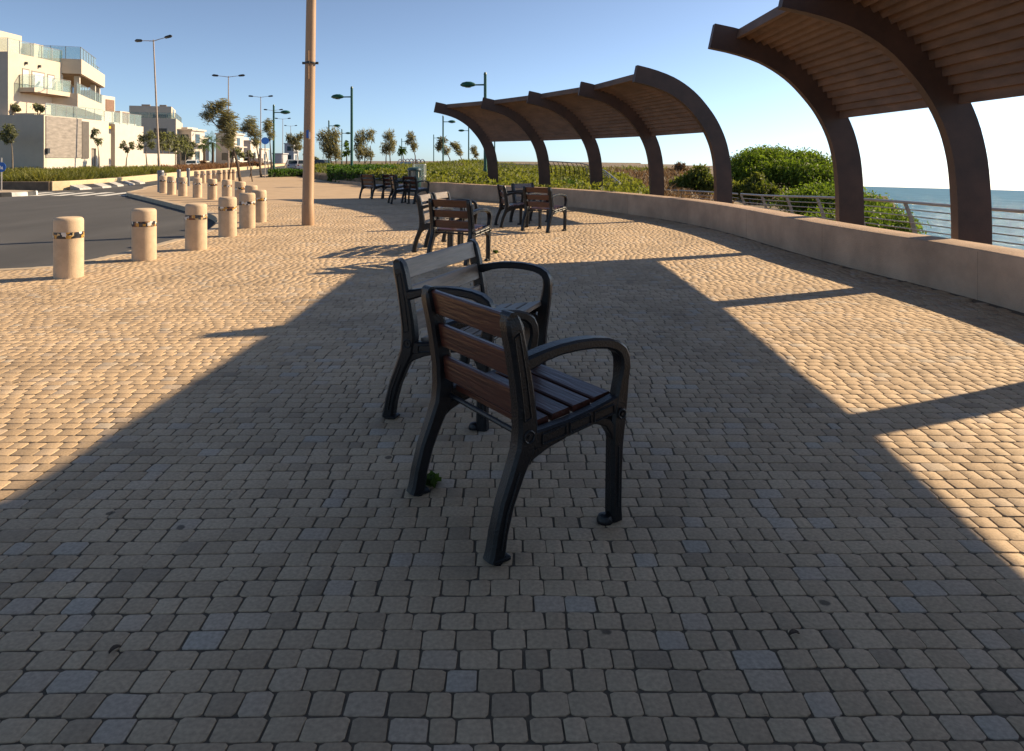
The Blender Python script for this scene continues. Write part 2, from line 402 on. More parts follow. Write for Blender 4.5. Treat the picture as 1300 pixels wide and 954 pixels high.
PAVE = [(-60,-12)] + EDGES + list(reversed(wall_line))
PA = np.array(PAVE)
def inside(x, y, poly=PA):
    c = np.zeros(len(x), bool); n = len(poly); j = n-1
    for i in range(n):
        xi, yi = poly[i]; xj, yj = poly[j]
        cond = ((yi > y) != (yj > y))
        with np.errstate(divide='ignore', invalid='ignore'):
            xx = (xj-xi)*(y-yi)/(yj-yi)+xi
        c ^= cond & (x < xx); j = i
    return c
def tess(poly, z, cuts=()):
    bm = bmesh.new()
    f = bm.faces.new([bm.verts.new((x,y,z)) for x, y in poly])
    bmesh.ops.triangulate(bm, faces=[f])
    for co, no in cuts:
        bmesh.ops.bisect_plane(bm, geom=bm.verts[:]+bm.edges[:]+bm.faces[:], plane_co=co, plane_no=no)
    return bm

# paving: real cobbles near the camera, one sheet beyond
YN, YF = 8.5, 24.0
def warp(x, y):
    return (x + 0.012*np.sin(1.3*y+0.6*x) + 0.004*np.sin(5.1*y+2.3*x),
            y + 0.010*np.sin(0.75*x+0.35*y) + 0.004*np.sin(2.3*x-1.4*y) + 0.0025*np.sin(7.7*x+3*y))
cells = []
y = 0.6
while y < YF:
    h = 0.088*random.uniform(0.93, 1.07)
    xl = max(-16.0 if y < 9 else -11, -0.76*y-2.5); xr = W(y)
    if y < 9: xl = max(xl, -9.5)
    x = xl + random.random()*0.1
    nn = int((xr-xl)/0.07)+5
    ws = np.clip(rng.normal(0.095, 0.017, nn), 0.06, 0.135)
    xs = x + np.cumsum(ws)
    for x0, w in zip(xs-ws, ws): cells.append((x0, y, w, h))
    y += h
cells = np.array(cells)
keep = inside(cells[:,0]+cells[:,2]/2, cells[:,1]+cells[:,3]/2) & (cells[:,0]+cells[:,2] < np.array([W(v) for v in np.round(cells[:,1],1)])-0.02)
cells = cells[keep]
def cobbles(cl, detail):
    n = len(cl); g = np.clip(rng.normal(0.0030, 0.0011, (n,4)), 0.0012, 0.008)
    if not detail: g = g*0.5
    x0 = cl[:,0]+g[:,0]; x1 = cl[:,0]+cl[:,2]-g[:,1]; y0 = cl[:,1]+g[:,2]; y1 = cl[:,1]+cl[:,3]-g[:,3]
    zt = rng.normal(0, 0.0005, n); k_ = 1.0 if detail else 0.5; tx = rng.normal(0, 0.0025*k_, n); ty = rng.normal(0, 0.003*k_, n)
    mx, my = (x0+x1)/2, (y0+y1)/2
    tint = np.where(rng.random(n) < 0.065, 0.86+0.14*rng.random(n), np.clip(rng.normal(0.45,0.2,n),0,0.84))
    if detail:
        c = rng.uniform(0.004, 0.013, (n,4))
        ox = np.stack([x0+c[:,0], x1-c[:,1], x1, x1, x1-c[:,2], x0+c[:,3], x0, x0], 1)
        oy = np.stack([y0, y0, y0+c[:,1]*0.8, y1-c[:,2]*0.8, y1, y1, y1-c[:,3]*0.8, y0+c[:,0]*0.8], 1)
        ox += rng.normal(0, 0.0014, ox.shape); oy += rng.normal(0, 0.0014, oy.shape)
        K = 8; rings = ((0.965,0.0),(0.988,-0.0005),(1.0,-0.0032),(1.004,-0.012))
    else:
        ox = np.stack([x0,x1,x1,x0],1); oy = np.stack([y0,y0,y1,y1],1)
        K = 4; rings = ((0.975,0.0),(1.0,-0.0016))
    V = []
    for s, z in rings:
        xx = mx[:,None]+(ox-mx[:,None])*s; yy = my[:,None]+(oy-my[:,None])*s
        zz = z + zt[:,None] + tx[:,None]*(xx-mx[:,None]) + ty[:,None]*(yy-my[:,None])
        wx, wy = warp(xx, yy); V.append(np.stack([wx, wy, zz], 2))
    V = np.concatenate(V, 1)                       # n, K*rings, 3
    nr = len(rings); per = K*nr
    base = (np.arange(n)*per)[:,None]
    faces = []; loops = []
    if K == 8: tops = [[0,1,2,7],[7,2,3,6],[6,3,4,5]]
    else: tops = [[0,1,2,3]]
    for r in range(nr-1):
        for k in range(K):
            j = (k+1) % K; tops.append([r*K+k, (r+1)*K+k, (r+1)*K+j, r*K+j])
    Q = (base[:,:,None] + np.array(tops)[None]).reshape(-1,4)
    return V.reshape(-1,3), Q, np.repeat(tint, len(tops))
near = cells[:,1] < YN
V1,Q1,T1 = cobbles(cells[near], True); V2,Q2,T2 = cobbles(cells[~near], False)
V = [V1, V2]; Q = [Q1, Q2+len(V1)]; T = [T1, T2]
MI = [np.zeros(len(Q1)+len(Q2), int)]
# bedding sheet under the cobbles (grid) and flush sheet beyond
bm = tess(PAVE, -0.0042, [((0,YF,0),(0,1,0)), ((0,0.6,0),(0,1,0)), ((-9.4,0,0),(1,0,0))])
tri_v = np.array([v.co for v in bm.verts]); bm.verts.index_update()
tq = []; tm = []
for f in bm.faces:
    c = f.calc_center_median()
    cob = 0.6 < c.y < YF and c.x > -9.4
    ids = [v.index for v in f.verts]
    if len(ids) == 3: ids = ids + [ids[2]]
    while len(ids) > 4:
        tq.append([ids[0], ids[1], ids[2], ids[2]]); tm.append(1 if cob else 2); ids = [ids[0]] + ids[2:]
    if len(ids) == 3: ids = ids + [ids[2]]
    tq.append(ids); tm.append(1 if cob else 2)
bm.free()
P_ = np_mesh('paving', np.concatenate(V), np.concatenate(Q), [M['stone'], M['joint'], M['far_paving']], None, np.concatenate(T))
struct(P_)
b = MB(); b.v = [tuple(v) for v in tri_v]
far = MB(); far.v = [tuple(v) for v in tri_v]
for q, m_ in zip(tq, tm):
    q = list(dict.fromkeys(q))
    if len(q) < 3: continue
    t = b if m_ == 1 else far; t.f.append(tuple(q)); t.mi.append(0)
o = b.build('paving_bedding', M['joint']); struct(o)
o = far.build('pavement', M['far_paving'], loc=(0,0,0.002)); struct(o)

# kerb along the road
def ribbon(line, sec, name, m, closed=False):
    """sec: list of (offset to the right of travel, z)"""
    b = MB(); L = [Vector((p[0],p[1],0)) for p in line]; n = len(sec); vs = []; fs = []
    for i, p in enumerate(L):
        t = (L[min(i+1,len(L)-1)] - L[max(i-1,0)]).normalized(); r = Vector((t.y,-t.x,0))
        z0 = line[i][2] if len(line[i]) > 2 else 0
        for o_, z in sec: vs.append(p + r*o_ + Vector((0,0,z+z0)))
    for i in range(len(L)-1):
        for k in range(n):
            j = (k+1) % n; fs.append((i*n+k, i*n+j, i*n+n+j, i*n+n+k))
    fs.append(tuple(range(n))); fs.append(tuple(range((len(L)-1)*n, len(L)*n)))
    b.add(vs, fs); return b.build(name, m)
o = ribbon(EDGES, [(0.16,0.006),(-0.005,0.006),(-0.02,-0.01),(-0.02,-0.22),(0.16,-0.22)], 'kerb', M['kerb']); struct(o)

# road sheet and markings
b = MB(); b.add([(-130,-12,-0.13),(5,-12,-0.13),(5,60,-0.13),(-20,130,-0.13),(-60,330,-0.13),(-130,330,-0.13)], [(0,1,2,3,4,5)])
struct(b.build('road', M['asphalt']))
for k in range(6):
    x = -21.6 + k*0.95
    b = MB(); b.add([(x,31.2,-0.125),(x+0.5,31.2,-0.125),(x+0.05,34.6,-0.125),(x-0.45,34.6,-0.125)], [(0,1,2,3)])
    struct(b.build('crossing_stripe', M['white_paint']))

# ------------------------------------------------------------------ terrain behind the wall
def smoothstep(a, b_, x):
    t = np.clip((x-a)/(b_-a), 0, 1); return t*t*(3-2*t)
COAST = [(-40,8.9),(8,8.35),(13,8.2),(18,8.8),(24,10.6),(34,17),(45,23.5),(60,27),(100,31),(200,38),(420,45)]
def coast(y): return float(np.interp(y, [c[0] for c in COAST], [c[1] for c in COAST]))
def fnoise(x, y):
    return (np.sin(x*0.9+1.3*np.sin(y*0.5))*np.cos(y*0.7+0.8*np.sin(x*0.4)) + 0.5*np.sin(x*2.3+y*1.7)*np.cos(y*2.1-x))*0.5
def inland(x, y):
    base = np.interp(y, [0,12,18,24,30,45,60,90,150,400], [-0.45,-0.42,-0.15,0.20,0.31,0.40,0.46,0.5,0.4,0.2])
    near_wall = x - W(y)
    base = base - 0.45*smoothstep(2.2, 4.5, near_wall)*(1-smoothstep(26, 40, y))
    base = base + 0.65*math.exp(-(((x+5)/4)**2+((y-82)/7)**2)) + 0.22*math.exp(-(((x-8)/6)**2+((y-44)/7)**2))
    base = base - 1.35*smoothstep(.235,.32, x/max(y,1.0))*smoothstep(18,26,y)*(1-smoothstep(55,80,y))
    return base + 0.10*fnoise(x*0.6, y*0.6)*(0.3+0.7*smoothstep(14, 30, y))
def theight(x, y):
    z = float(inland(x, y)); e = x - coast(y)
    if e > 0: z = z - min(e*2.2 + 0.4*float(fnoise(x*0.5,y*0.5))*min(1,e), 40)
    return z
ys = np.concatenate([np.arange(-20, 0, 4.0), np.arange(0, 60, 0.8), np.arange(60, 120, 3.0), np.arange(120, 421, 20.0)])
ds = np.concatenate([[-400,-150,-60,-20,-5,-1,0.12,0.34], np.arange(0.8, 30, 0.7), [32,35,39,44,50,58,70,90]])
vs = []; fs = []; nd = len(ds)
for y in ys:
    wx = W(y)
    for d in ds:
        x = wx+d
        z = -0.28 if d < 0.3 else theight(x, y)
        if d == 0.34: z = min(z, 0.3)
        vs.append((x, y, z))
for i in range(len(ys)-1):
    for k in range(nd-1): fs.append((i*nd+k, i*nd+k+1, i*nd+nd+k+1, i*nd+nd+k))
b = MB(); b.add(vs, fs); o = b.build('terrain', M['cliff'], smooth=True); struct(o)

# sea: dips away from the raised plaza frame exactly as the horizon does
sa, sb = -0.02655, -0.02348
b = MB(); S = 9000
pts = [(-S,-S),(S*1.6,-S),(S*1.6,S*1.6),(-S,S*1.6)]
b.add([(x, y, -18 + sa*x + sb*y) for x, y in pts], [(0,1,2,3)])
struct(b.build('sea', M['sea']))

# ------------------------------------------------------------------ seat wall
wl = []
for y in np.concatenate([np.arange(-8, 47.01, 0.5)]):
    h = 0.52 if y < 28.5 else max(0.12, 0.52-0.40*float(smoothstep(28.5, 38, y)))
    wl.append((W(y), y, h))
b = MB(); L = wl; vs = []; fs = []; n = 7
for i, p in enumerate(L):
    a = Vector(L[max(i-1,0)][:2]); c = Vector(L[min(i+1,len(L)-1)][:2]); t = (c-a).normalized(); r = Vector((t.y,-t.x))
    for o_, z in ((0,-0.35),(0,p[2]-0.02),(0.008,p[2]-0.006),(0.02,p[2]),(0.43,p[2]),(0.45,p[2]-0.02),(0.45,-0.9)):
        vs.append((p[0]+r.x*o_, p[1]+r.y*o_, z))
for i in range(len(L)-1):
    for k in range(n):
        j = (k+1) % n; fs.append((i*n+k, i*n+j, i*n+n+j, i*n+n+k))
fs.append(tuple(range(n))); fs.append(tuple(range((len(L)-1)*n, len(L)*n)))
b.add(vs, fs)
sw_ = b.build('seat_wall', M['wall_plaster'], smooth=True)
tag(sw_, 'low curving pebbledash wall along the seaward edge of the plaza', 'wall')

M['joint_dark'] = mat('wall_joint_filler', (.27,.18,.12), .95, .3, 9)
for yj in np.arange(4.6, 28.4, 2.95):
    dx = W(yj+.1)-W(yj-.1); a = math.atan2(.2, dx)
    jb = MB(); jb.box(W(yj)+.0035, yj, .245, .007, .011, .50, a); jb.build('joint', M['joint_dark'], sw_)
# ------------------------------------------------------------------ pergolas
CONC = [(2.02,3.165),(1.65,3.085),(1.28,2.964),(1.05,2.845),(.85,2.708),(.69,2.565),(.55,2.408),(.41,2.235),(.30,2.066),(.20,1.870),(.125,1.68),(.075,1.485),(.04,1.295),(.012,.953),(0,.525),(0,-.6)]
def smooth_line(p, it=1):
    for _ in range(it):
        q = [p[0]]
        for a, c in zip(p[:-1], p[1:]):
            q += [(0.75*a[0]+0.25*c[0], 0.75*a[1]+0.25*c[1]), (0.25*a[0]+0.75*c[0], 0.25*a[1]+0.75*c[1])]
        q.append(p[-1]); p = q
    return p
CONC = [(d_*1.06, z_*1.04) for d_, z_ in smooth_line(CONC, 1)]
def offset(p, o):
    out = []
    for i, a in enumerate(p):
        q0, q1 = p[max(i-1,0)], p[min(i+1,len(p)-1)]
        tx, tz = q1[0]-q0[0], q1[1]-q0[1]; l = math.hypot(tx,tz)
        out.append((a[0]+tz/l*o, a[1]-tx/l*o))   # outward (seaward / up)
    return out
CONV = [ (a[0], a[1]) for a in offset(CONC, 0.41) ]
# arch-local: d = reach to the plaza, z. world = base + dir*d
def arch_mesh(th):
    b = MB(); n = len(CONC); vs = []
    for sgn in (-1, 1):
        for k, (a, c) in enumerate(zip(CONC, CONV)):
            vs += [(a[0], sgn*th/2, a[1]), (c[0], sgn*th/2, c[1])]
    fs = []; o = 2*n
    for i in range(n-1):
        fs += [(2*i,2*i+1,2*i+3,2*i+2), (o+2*i+2,o+2*i+3,o+2*i+1,o+2*i),
               (2*i,2*i+2,o+2*i+2,o+2*i), (2*i+1,o+2*i+1,o+2*i+3,2*i+3)]
    fs += [(0,o,o+1,1), (2*n-2,2*n-1,o+2*n-1,o+2*n-2)]
    b.add(vs, fs); return b
def prof_at(off, frac):
    p = offset(CONC, off); seg = [math.hypot(p[i+1][0]-p[i][0], p[i+1][1]-p[i][1]) for i in range(len(p)-1)]
    s = frac; i = 0
    while i < len(seg)-1 and s > seg[i]: s -= seg[i]; i += 1
    t = s/seg[i]
    return (p[i][0]+(p[i+1][0]-p[i][0])*t, p[i][1]+(p[i+1][1]-p[i][1])*t), ((p[i+1][0]-p[i][0])/seg[i], (p[i+1][1]-p[i][1])/seg[i])
def pergola(label, arches):
    """arches: (x, y, direction angle of reach)"""
    t = thing('pergola', label, 'pergola', (arches[0][0], arches[0][1], 0))
    base = Vector(t.location)
    me = None
    for x, y, a in arches:
        if me is None:
            o = arch_mesh(0.15).build('arch', M['rust'], t, smooth=True); me = o.data
        else:
            o = bpy.data.objects.new('arch', me); C.objects.link(o); o.parent = t
        o.location = (x-base.x, y-base.y, 0); o.rotation_euler = (0,0,a)
    nb = 18; s0, s1 = 0.36, 2.70
    for (xa,ya,aa),(xb,yb,ab) in zip(arches[:-1], arches[1:]):
        b = MB()
        axis = Vector((xb-xa, yb-ya, 0)).normalized()
        def put(x, y, a, d, z, sh):
            return (x+math.cos(a)*d-base.x+axis.x*sh, y+math.sin(a)*d-base.y+axis.y*sh, z)
        for k in range(nb):
            s = s0 + (s1-s0)*(k+0.5)/nb
            (d, z), (td, tz) = prof_at(0.33, s)
            w = (s1-s0)/nb*0.62; ang = R(32)
            ud, uz = td*math.cos(ang)-tz*math.sin(ang), td*math.sin(ang)+tz*math.cos(ang)
            nd_, nz_ = -uz, ud
            h = 0.022; jit = random.uniform(-0.004, 0.004)
            if k == 0: w, h = 0.08, 0.03; ud, uz, nd_, nz_ = 0.25, -0.97, 0.97, 0.25
            ring = [(d+ud*su*w+nd_*sv*h+jit, z+uz*su*w+nz_*sv*h+jit) for su, sv in ((-1,-1),(1,-1),(1,1),(-1,1))]
            A = [put(xa,ya,aa,p[0],p[1],0.077) for p in ring]; Bq = [put(xb,yb,ab,p[0],p[1],-0.077) for p in ring]
            b.hexa(A, Bq)
        b.build('roof_panel', M['board'], t)
    return t
PI = math.pi
pergola('nearest dark brown curved timber pergola, cut off by the right edge of the photo',
        [(5.42,12.2,PI),(5.41,8.95,PI),(5.26,5.65,PI),(5.0,2.85,PI),(4.7,0.0,PI),(4.4,-2.8,PI)])
pergola('farther curved timber pergola seen whole, with five arches stepping away along the wall',
        [(5.0,18.0,PI+R(12)),(4.05,21.5,PI+R(6)),(2.61,24.4,PI+R(6)),(0.99,26.9,PI+R(5)),(-0.95,29.0,PI+R(3))])

# ------------------------------------------------------------------ chairs
def frame_mesh(side):
    b = MB(); t = 0.031
    rear = [(-.012,0,.030,t),(0,.03,.030,t),(.012,.10,.029,t),(.040,.20,.030,t),(.082,.30,.032,t+.002),(.118,.38,.038,t+.003),(.128,.46,.040,t+.004),(.122,.55,.037,t+.004),(.108,.64,.035,t+.004),(.090,.74,.034,t+.004),(.072,.82,.034,t+.004),(.062,.86,.030,t+.003),(.058,.878,.020,t-.004)]
    b.stroke([(p[0],p[1],p[2]*1.06,p[3]) for p in rear], t, 0, 0.35)
    front = [(.562,0,.027),(.560,.06,.026),(.562,.18,.026),(.566,.30,.028),(.574,.40,.033),(.588,.49,.031),(.600,.56,.026),(.606,.61,.023),(.603,.648,.022),(.588,.680,.021),(.558,.702,.020),(.51,.718,.019),(.44,.728,.019),(.36,.731,.019),(.28,.727,.019),(.21,.716,.020),(.15,.700,.024),(.11,.690,.026)]
    b.stroke([(p[0],p[1],p[2]*1.12)+((0.028 if i < 7 else 0.034),) for i, p in enumerate(front)], .026, 0, 0.4)
    b.stroke([(.10,.405,.034,.0255),(.20,.408,.033,.0255),(.32,.420,.032,.0255),(.44,.440,.032,.0255),(.53,.460,.033,.0255),(.59,.478,.030,.0255)], .025, 0)
    b.stroke([(.055,.255,.016,.0235),(.095,.315,.020,.0235),(.15,.355,.020,.0235),(.22,.382,.018,.0235),(.30,.396,.012,.0235)], .023, 0)
    b.stroke([(.560,.29,.014,.0225),(.548,.355,.018,.0225),(.515,.402,.018,.0225),(.46,.420,.014,.0225),(.40,.424,.010,.0225)], .022, 0)
    # foot flanges
    b.lathe([(0.0,0),(.032,0),(.034,.012),(.026,.028),(.012,.034)], 12, .515, 0, 0)
    b.box(.535, 0, .013, .06, .046, .024, 0, .005)
    b.box(.012, 0, .010, .075, .066, .018, 0, .005)
    # cast ornament on the outer face: rims, bosses and dart panels
    y = side*0.0325
    def rim(pts, r=0.0045, yy=y): b.tube([(p[0], yy, p[1]) for p in pts], r, 6)
    for s0_, s1_ in ((.19,.30),(.32,.42),(.44,.54)):
        zc = lambda s: .405+.15*max(0,s-.2)**1.0*0.95
        rim([(s0_,zc(s0_)-.018),(s1_,zc(s1_)-.018),(s1_,zc(s1_)+.018),(s0_,zc(s0_)+.018),(s0_,zc(s0_)-.018)], 0.004, side*.0270)
    for (sx, sz, r) in ((.125,.43,.022),(.575,.43,.018)):
        b.tube([(sx+r*math.cos(a*PI/6), y+side*.003, sz+r*math.sin(a*PI/6)) for a in range(13)], 0.0045, 6)
        b.tube([(sx, y-side*.004, sz),(sx, y+side*.007, sz)], [0.010,0.007], 8)
    yy = y+side*.003
    rim([(.105,.49),(.088,.62),(.060,.80),(.082,.815),(.112,.66),(.134,.50),(.105,.49)], 0.004, yy)
    rim([(.005,.05),(.03,.17),(.085,.31)], 0.004, side*.0335); rim([(.56,.06),(.565,.30)], 0.004, side*.0285)
    b.tube([(.058,-.030,.872),(.058,.030,.872)], .021, 10)
    return b
def seat_thing(name, label, cat, width, wood, group):
    t = thing(name, label, cat, (0,0,0), 0, group)
    hw = width/2
    for side in (1, -1):
        frame_mesh(side).build('cast_iron_frame', M['iron'], t, smooth=True, loc=(0, side*(hw-0.03), 0))
    L_ = width-0.13
    post = lambda z: float(np.interp(z, [.38,.46,.55,.64,.74,.82,.88],[.118,.128,.122,.108,.090,.072,.058]))
    for z0, z1 in ((.485,.588),(.630,.732),(.775,.880)):
        zc = (z0+z1)/2; hh = (z1-z0)/2; s0, s1 = post(z0)+.006, post(z1)+.006
        b = MB(); n = 7; pts = []
        tilt = math.atan2(s1-s0, z1-z0)
        prof = []
        for (u, v) in ((-.013,-hh+.004),(-.009,-hh),(.009,-hh),(.013,-hh+.004),(.013,hh-.006),(.007,hh),(-.007,hh),(-.013,hh-.006)):
            prof.append(((s0+s1)/2+u+v*math.tan(tilt), zc+v-u*math.sin(tilt)*0.5))
        for ey in (-L_/2, L_/2): pts += [(p[0], ey, p[1]) for p in prof]
        fs = [(k,(k+1)%8,8+(k+1)%8,8+k) for k in range(8)] + [tuple(range(7,-1,-1)), tuple(range(8,16))]
        b.add(pts, fs); b.build('back_slat', M[wood], t)
    for k, (s0, s1) in enumerate(((.175,.262),(.278,.365),(.381,.468),(.484,.571))):
        z0 = .452+.13*(s0-.175)*1.0; z1 = .452+.13*(s1-.175)*1.0
        b = MB(); ins = .005
        ring = [(s0,z0-.026),(s1,z1-.026),(s1,z1-ins),(s1-ins,z1),(s0+ins,z0),(s0,z0-ins)]
        pts = [(p[0],-L_/2,p[1]) for p in ring]+[(p[0],L_/2,p[1]) for p in ring]
        b.add(pts, [(i,(i+1)%6,6+(i+1)%6,6+i) for i in range(6)]+[tuple(range(5,-1,-1)), tuple(range(6,12))])
        b.build('seat_slat', M[wood], t)
    for s_, z_ in ((.15,.405),(.525,.425)):
        MB().tube([(s_,-L_/2,z_),(s_,L_/2,z_)], .011, 8).build('stretcher', M['iron'], t, smooth=True)
    return t
GC = 'cast iron seats on the plaza'
def put_seat(o, rear_right=None, rear_left=None, e=(1,0), w=0.64):
    l = math.hypot(*e); e = (e[0]/l, e[1]/l); left = (-e[1], e[0]); hw = w/2-0.03
    if rear_right: c = (rear_right[0]+left[0]*hw, rear_right[1]+left[1]*hw)
    else: c = (rear_left[0]-left[0]*hw, rear_left[1]-left[1]*hw)
    o.location = (c[0], c[1], 0.002); o.rotation_euler = (0,0,math.atan2(e[1], e[0])); return o
ch0 = seat_thing('armchair', 'closest black iron armchair with red-brown slats, seen from behind in the middle of the plaza', 'chair', 0.70, 'chair_wood', GC)
put_seat(ch0, rear_right=(-.060,2.64), e=(.835,.55), w=.70)
bench = seat_thing('bench', 'wider two-seat bench with greyish slats just behind the closest armchair', 'bench', 1.10, 'grey_wood', GC)
put_seat(bench, rear_right=(-.685,4.11), e=(.94,-.34), w=1.10)
def seat(label, wood=None, **k):
    o = put_seat(dup(ch0, label), w=.70, **k)
    if wood:
        for c in o.children:
            if c.name.split('.')[0].endswith('slat'):
                c.data = worn.setdefault(c.data.name, c.data.copy()); c.data.materials[0] = M[wood]
    return o
worn = {}
seat('brown-backed armchair seen from behind in the middle cluster just beyond the bench', rear_right=(-.62,9.96), e=(.5,.87))
seat('sunlit-backed armchair facing right, leftmost of the middle cluster', 'grey_wood', rear_right=(-1.52,11.39), e=(.98,-.17))
seat('armchair with sunlit back slats half hidden behind the other two of the middle cluster', 'grey_wood', rear_right=(-1.37,12.2), e=(.96,-.27))
seat('armchair seen from the side, leftmost of the cluster by the farther pergola', rear_right=(-.232,15.4), e=(.98,.2))
seat('armchair facing the camera at the back of the cluster by the farther pergola', rear_right=(-.03,16.75), e=(.7,-.7))
seat('armchair seen from behind, rightmost of the cluster by the farther pergola', rear_right=(.70,14.35), e=(.65,.76))
seat('leftmost armchair of the farthest cluster, standing a little apart from the others', rear_right=(-5.05,26.4), e=(.6,.8))
seat('armchair second from the left in the farthest cluster', rear_right=(-4.2,26.3), e=(.55,.83))
seat('armchair turned sideways in front in the farthest cluster', rear_right=(-3.87,23.5), e=(.93,.3))
seat('rightmost armchair of the farthest cluster, in front of the litter bin', rear_right=(-3.15,23.5), e=(.7,.7))

# ------------------------------------------------------------------ bollards
def bollard(label):
    t = thing('bollard', label, 'bollard', (0,0,0), 0, 'stone bollards with mosaic bands')
    r = .163
    MB().lathe([(r-.006,-.15),(r,.02),(r,.485)], 32).build('shaft', M['bollard'], t, smooth=True)
    MB().lathe([(r+.003,.485),(r+.0035,.49),(r+.0035,.555),(r+.003,.56)], 32).build('mosaic_band', M['mosaic'], t, smooth=True)
    MB().lathe([(r,.56),(r,.69),(r-.006,.715),(r-.022,.731),(r-.05,.738),(.02,.74)], 32).build('cap', M['bollard'], t, smooth=True)
    return t
b0 = bollard('large bollard nearest the camera at the left, alone by the road'); b0.location = (-5.44, 8.99, 0)
spots = [((183,330),'second bollard from the left in the front row, on the road edge'),
 ((249,317),'third bollard from the left in the front row'),
 ((289,300),'fourth bollard of the front row, right of the bay in the kerb'),
 ((314,289.5),'grey-shaded fifth bollard of the front row, overlapping its neighbour'),
 ((329,282),'bollard at the right end of the front row, nearest the tall tan pole'),
 ((319,270),'half-hidden bollard standing behind the right end of the front row'),
 ((305,260.5),'bollard at the right end of the middle row where the rows meet'),
 ((288,255.5),'second bollard from the right in the middle row'),
 ((269.5,253.5),'third bollard from the right in the middle row'),
 ((250.6,251),'middle bollard of the middle row on the kerb point'),
 ((232,249),'third bollard from the left in the middle row'),
 ((217.7,247.3),'second bollard from the left in the middle row'),
 ((207.5,245.3),'leftmost bollard of the middle row, at the tip of the kerb'),
 ((250,233.5),'leftmost small bollard of the farthest row'),
 ((258,232.7),'second small bollard from the left in the farthest row'),
 ((265.3,232),'third small bollard from the left in the farthest row'),
 ((272.3,231.3),'fourth small bollard from the left in the farthest row'),
 ((279,230.6),'fourth small bollard from the right in the farthest row'),
 ((285.3,230),'third small bollard from the right in the farthest row'),
 ((291,229.4),'second small bollard from the right in the farthest row'),
 ((296.5,229),'rightmost small bollard of the farthest row, beside the leaning tree')]
for i, ((px, y), lab) in enumerate(spots):
    g = ground(px, y); dup(b0, lab, g, rng.random()*6)
def gbollard(label):
    o = MB().lathe([(.085,-.13),(.085,.86),(.095,.87),(.095,.90),(.085,.91),(.085,.98),(.07,1.0),(.02,1.005)], 20).build('steel_bollard', M['grey_bollard'], smooth=True)
    return tag(o, label, 'bollard', 'grey steel bollards at the kerb tip')
g0 = gbollard('thick grey steel bollard at the tip of the kerb, left of the stone ones'); g0.location = ground(204,244.0); g0.scale = (1.6,1.6,.95)
for px, y, lab in ((227,241,'grey steel bollard between the stone bollards left of centre'),(239,236.5,'thin grey steel bollard standing behind the middle row')):
    o = g0.copy(); C.objects.link(o); o.location = ground(px,y); o.scale = (1,1,.95); o['label'] = lab

# ------------------------------------------------------------------ tall tan pole
t = thing('tall_pole', 'tall tan pole rising out of the top of the photo behind the bollards', 'pole', ground(391,286), R(0))
MB().tube([(0,0,-.2),(0,0,.01),(0,0,.45),(0,0,.47),(.07,0,4.9),(.12,0,9.5)], [.135,.135,.133,.123,.105,.09], 20).build('shaft', M['pole'], t, smooth=True)
b = MB()
for z in (3.55,):
    b.lathe([(.128,-.02),(.131,-.015),(.131,.015),(.128,.02)], 20, .053, 0, z)
    for a in (0, PI): b.box(.053+.15*math.cos(a), .0, z, .05, .05, .05)
    b.box(.053, -.145, z, .05, .04, .05)
b.build('clamp_band', M['dark_metal'], t)
b = MB(); b.box(.05, -.132, 3.5, .014, .02, .62); b.build('conduit', M['pole'], t)
b = MB(); b.box(.026, -.1325, 1.99, .05, .012, .17, 0); b.build('blue_sticker', M['sign_blue'], t)
b = MB(); b.box(.026+.045, -.126, 1.96, .035, .012, .15, R(14)); b.build('white_sticker', M['sign_white'], t)

# ------------------------------------------------------------------ street lamps
GL = 'twin-arm road lamps'
def road_lamp(label, H=12.0):
    t = thing('road_lamp', label, 'street lamp', (0,0,0), 0, GL)
    MB().tube([(0,0,-.4),(0,0,.0),(0,0,1.2),(0,0,1.3),(0,0,H)], [.13,.13,.12,.10,.055], 10).build('pole', M['lamp_pole'], t, smooth=True)
    for s in (-1, 1):
        a = MB().tube([(0,0,H-.12),(s*.7,0,H-.02),(s*1.35,0,H+.05)], [.04,.035,.03], 8).build('arm', M['lamp_pole'], t, smooth=True)
        b = MB(); b.tube([(s*1.25,0,H+.06),(s*1.4,0,H+.07),(s*1.9,0,H+.12),(s*2.1,0,H+.11)], [.05,.13,.15,.05], 8)
        b.build('lamp_head', M['dark_metal'], a, smooth=True)
    return t
lamps = [(203,66,'tallest twin-arm road lamp, leaning left in front of the pale villas', 50),
 (290,93,'second twin-arm road lamp, behind the windswept leaning tree',97),(331,124,'third twin-arm road lamp, beside the second leaning tree',123),
 (347,158,'faint twin-arm road lamp behind a green lamp post',140),(359,192,'small twin-arm road lamp between the green lamp and the tan pole',151),
 (369,233,'farthest and smallest twin-arm road lamp, just left of the tan pole',160)]
rl0 = None
for px, d, lab, yt in lamps:
    o = road_lamp(lab) if rl0 is None else dup(rl0, lab)
    rl0 = rl0 or o
    o.location = (xat(px,d), d, 0.25); o.scale = (1,1,(zat(yt,d)-.25)/12.0)
    o.rotation_euler = (0, R(-3.2) if px == 203 else 0, R(-18) if px == 203 else 0)
rl0.location.x -= 0.05
GG = 'green promenade lamps'
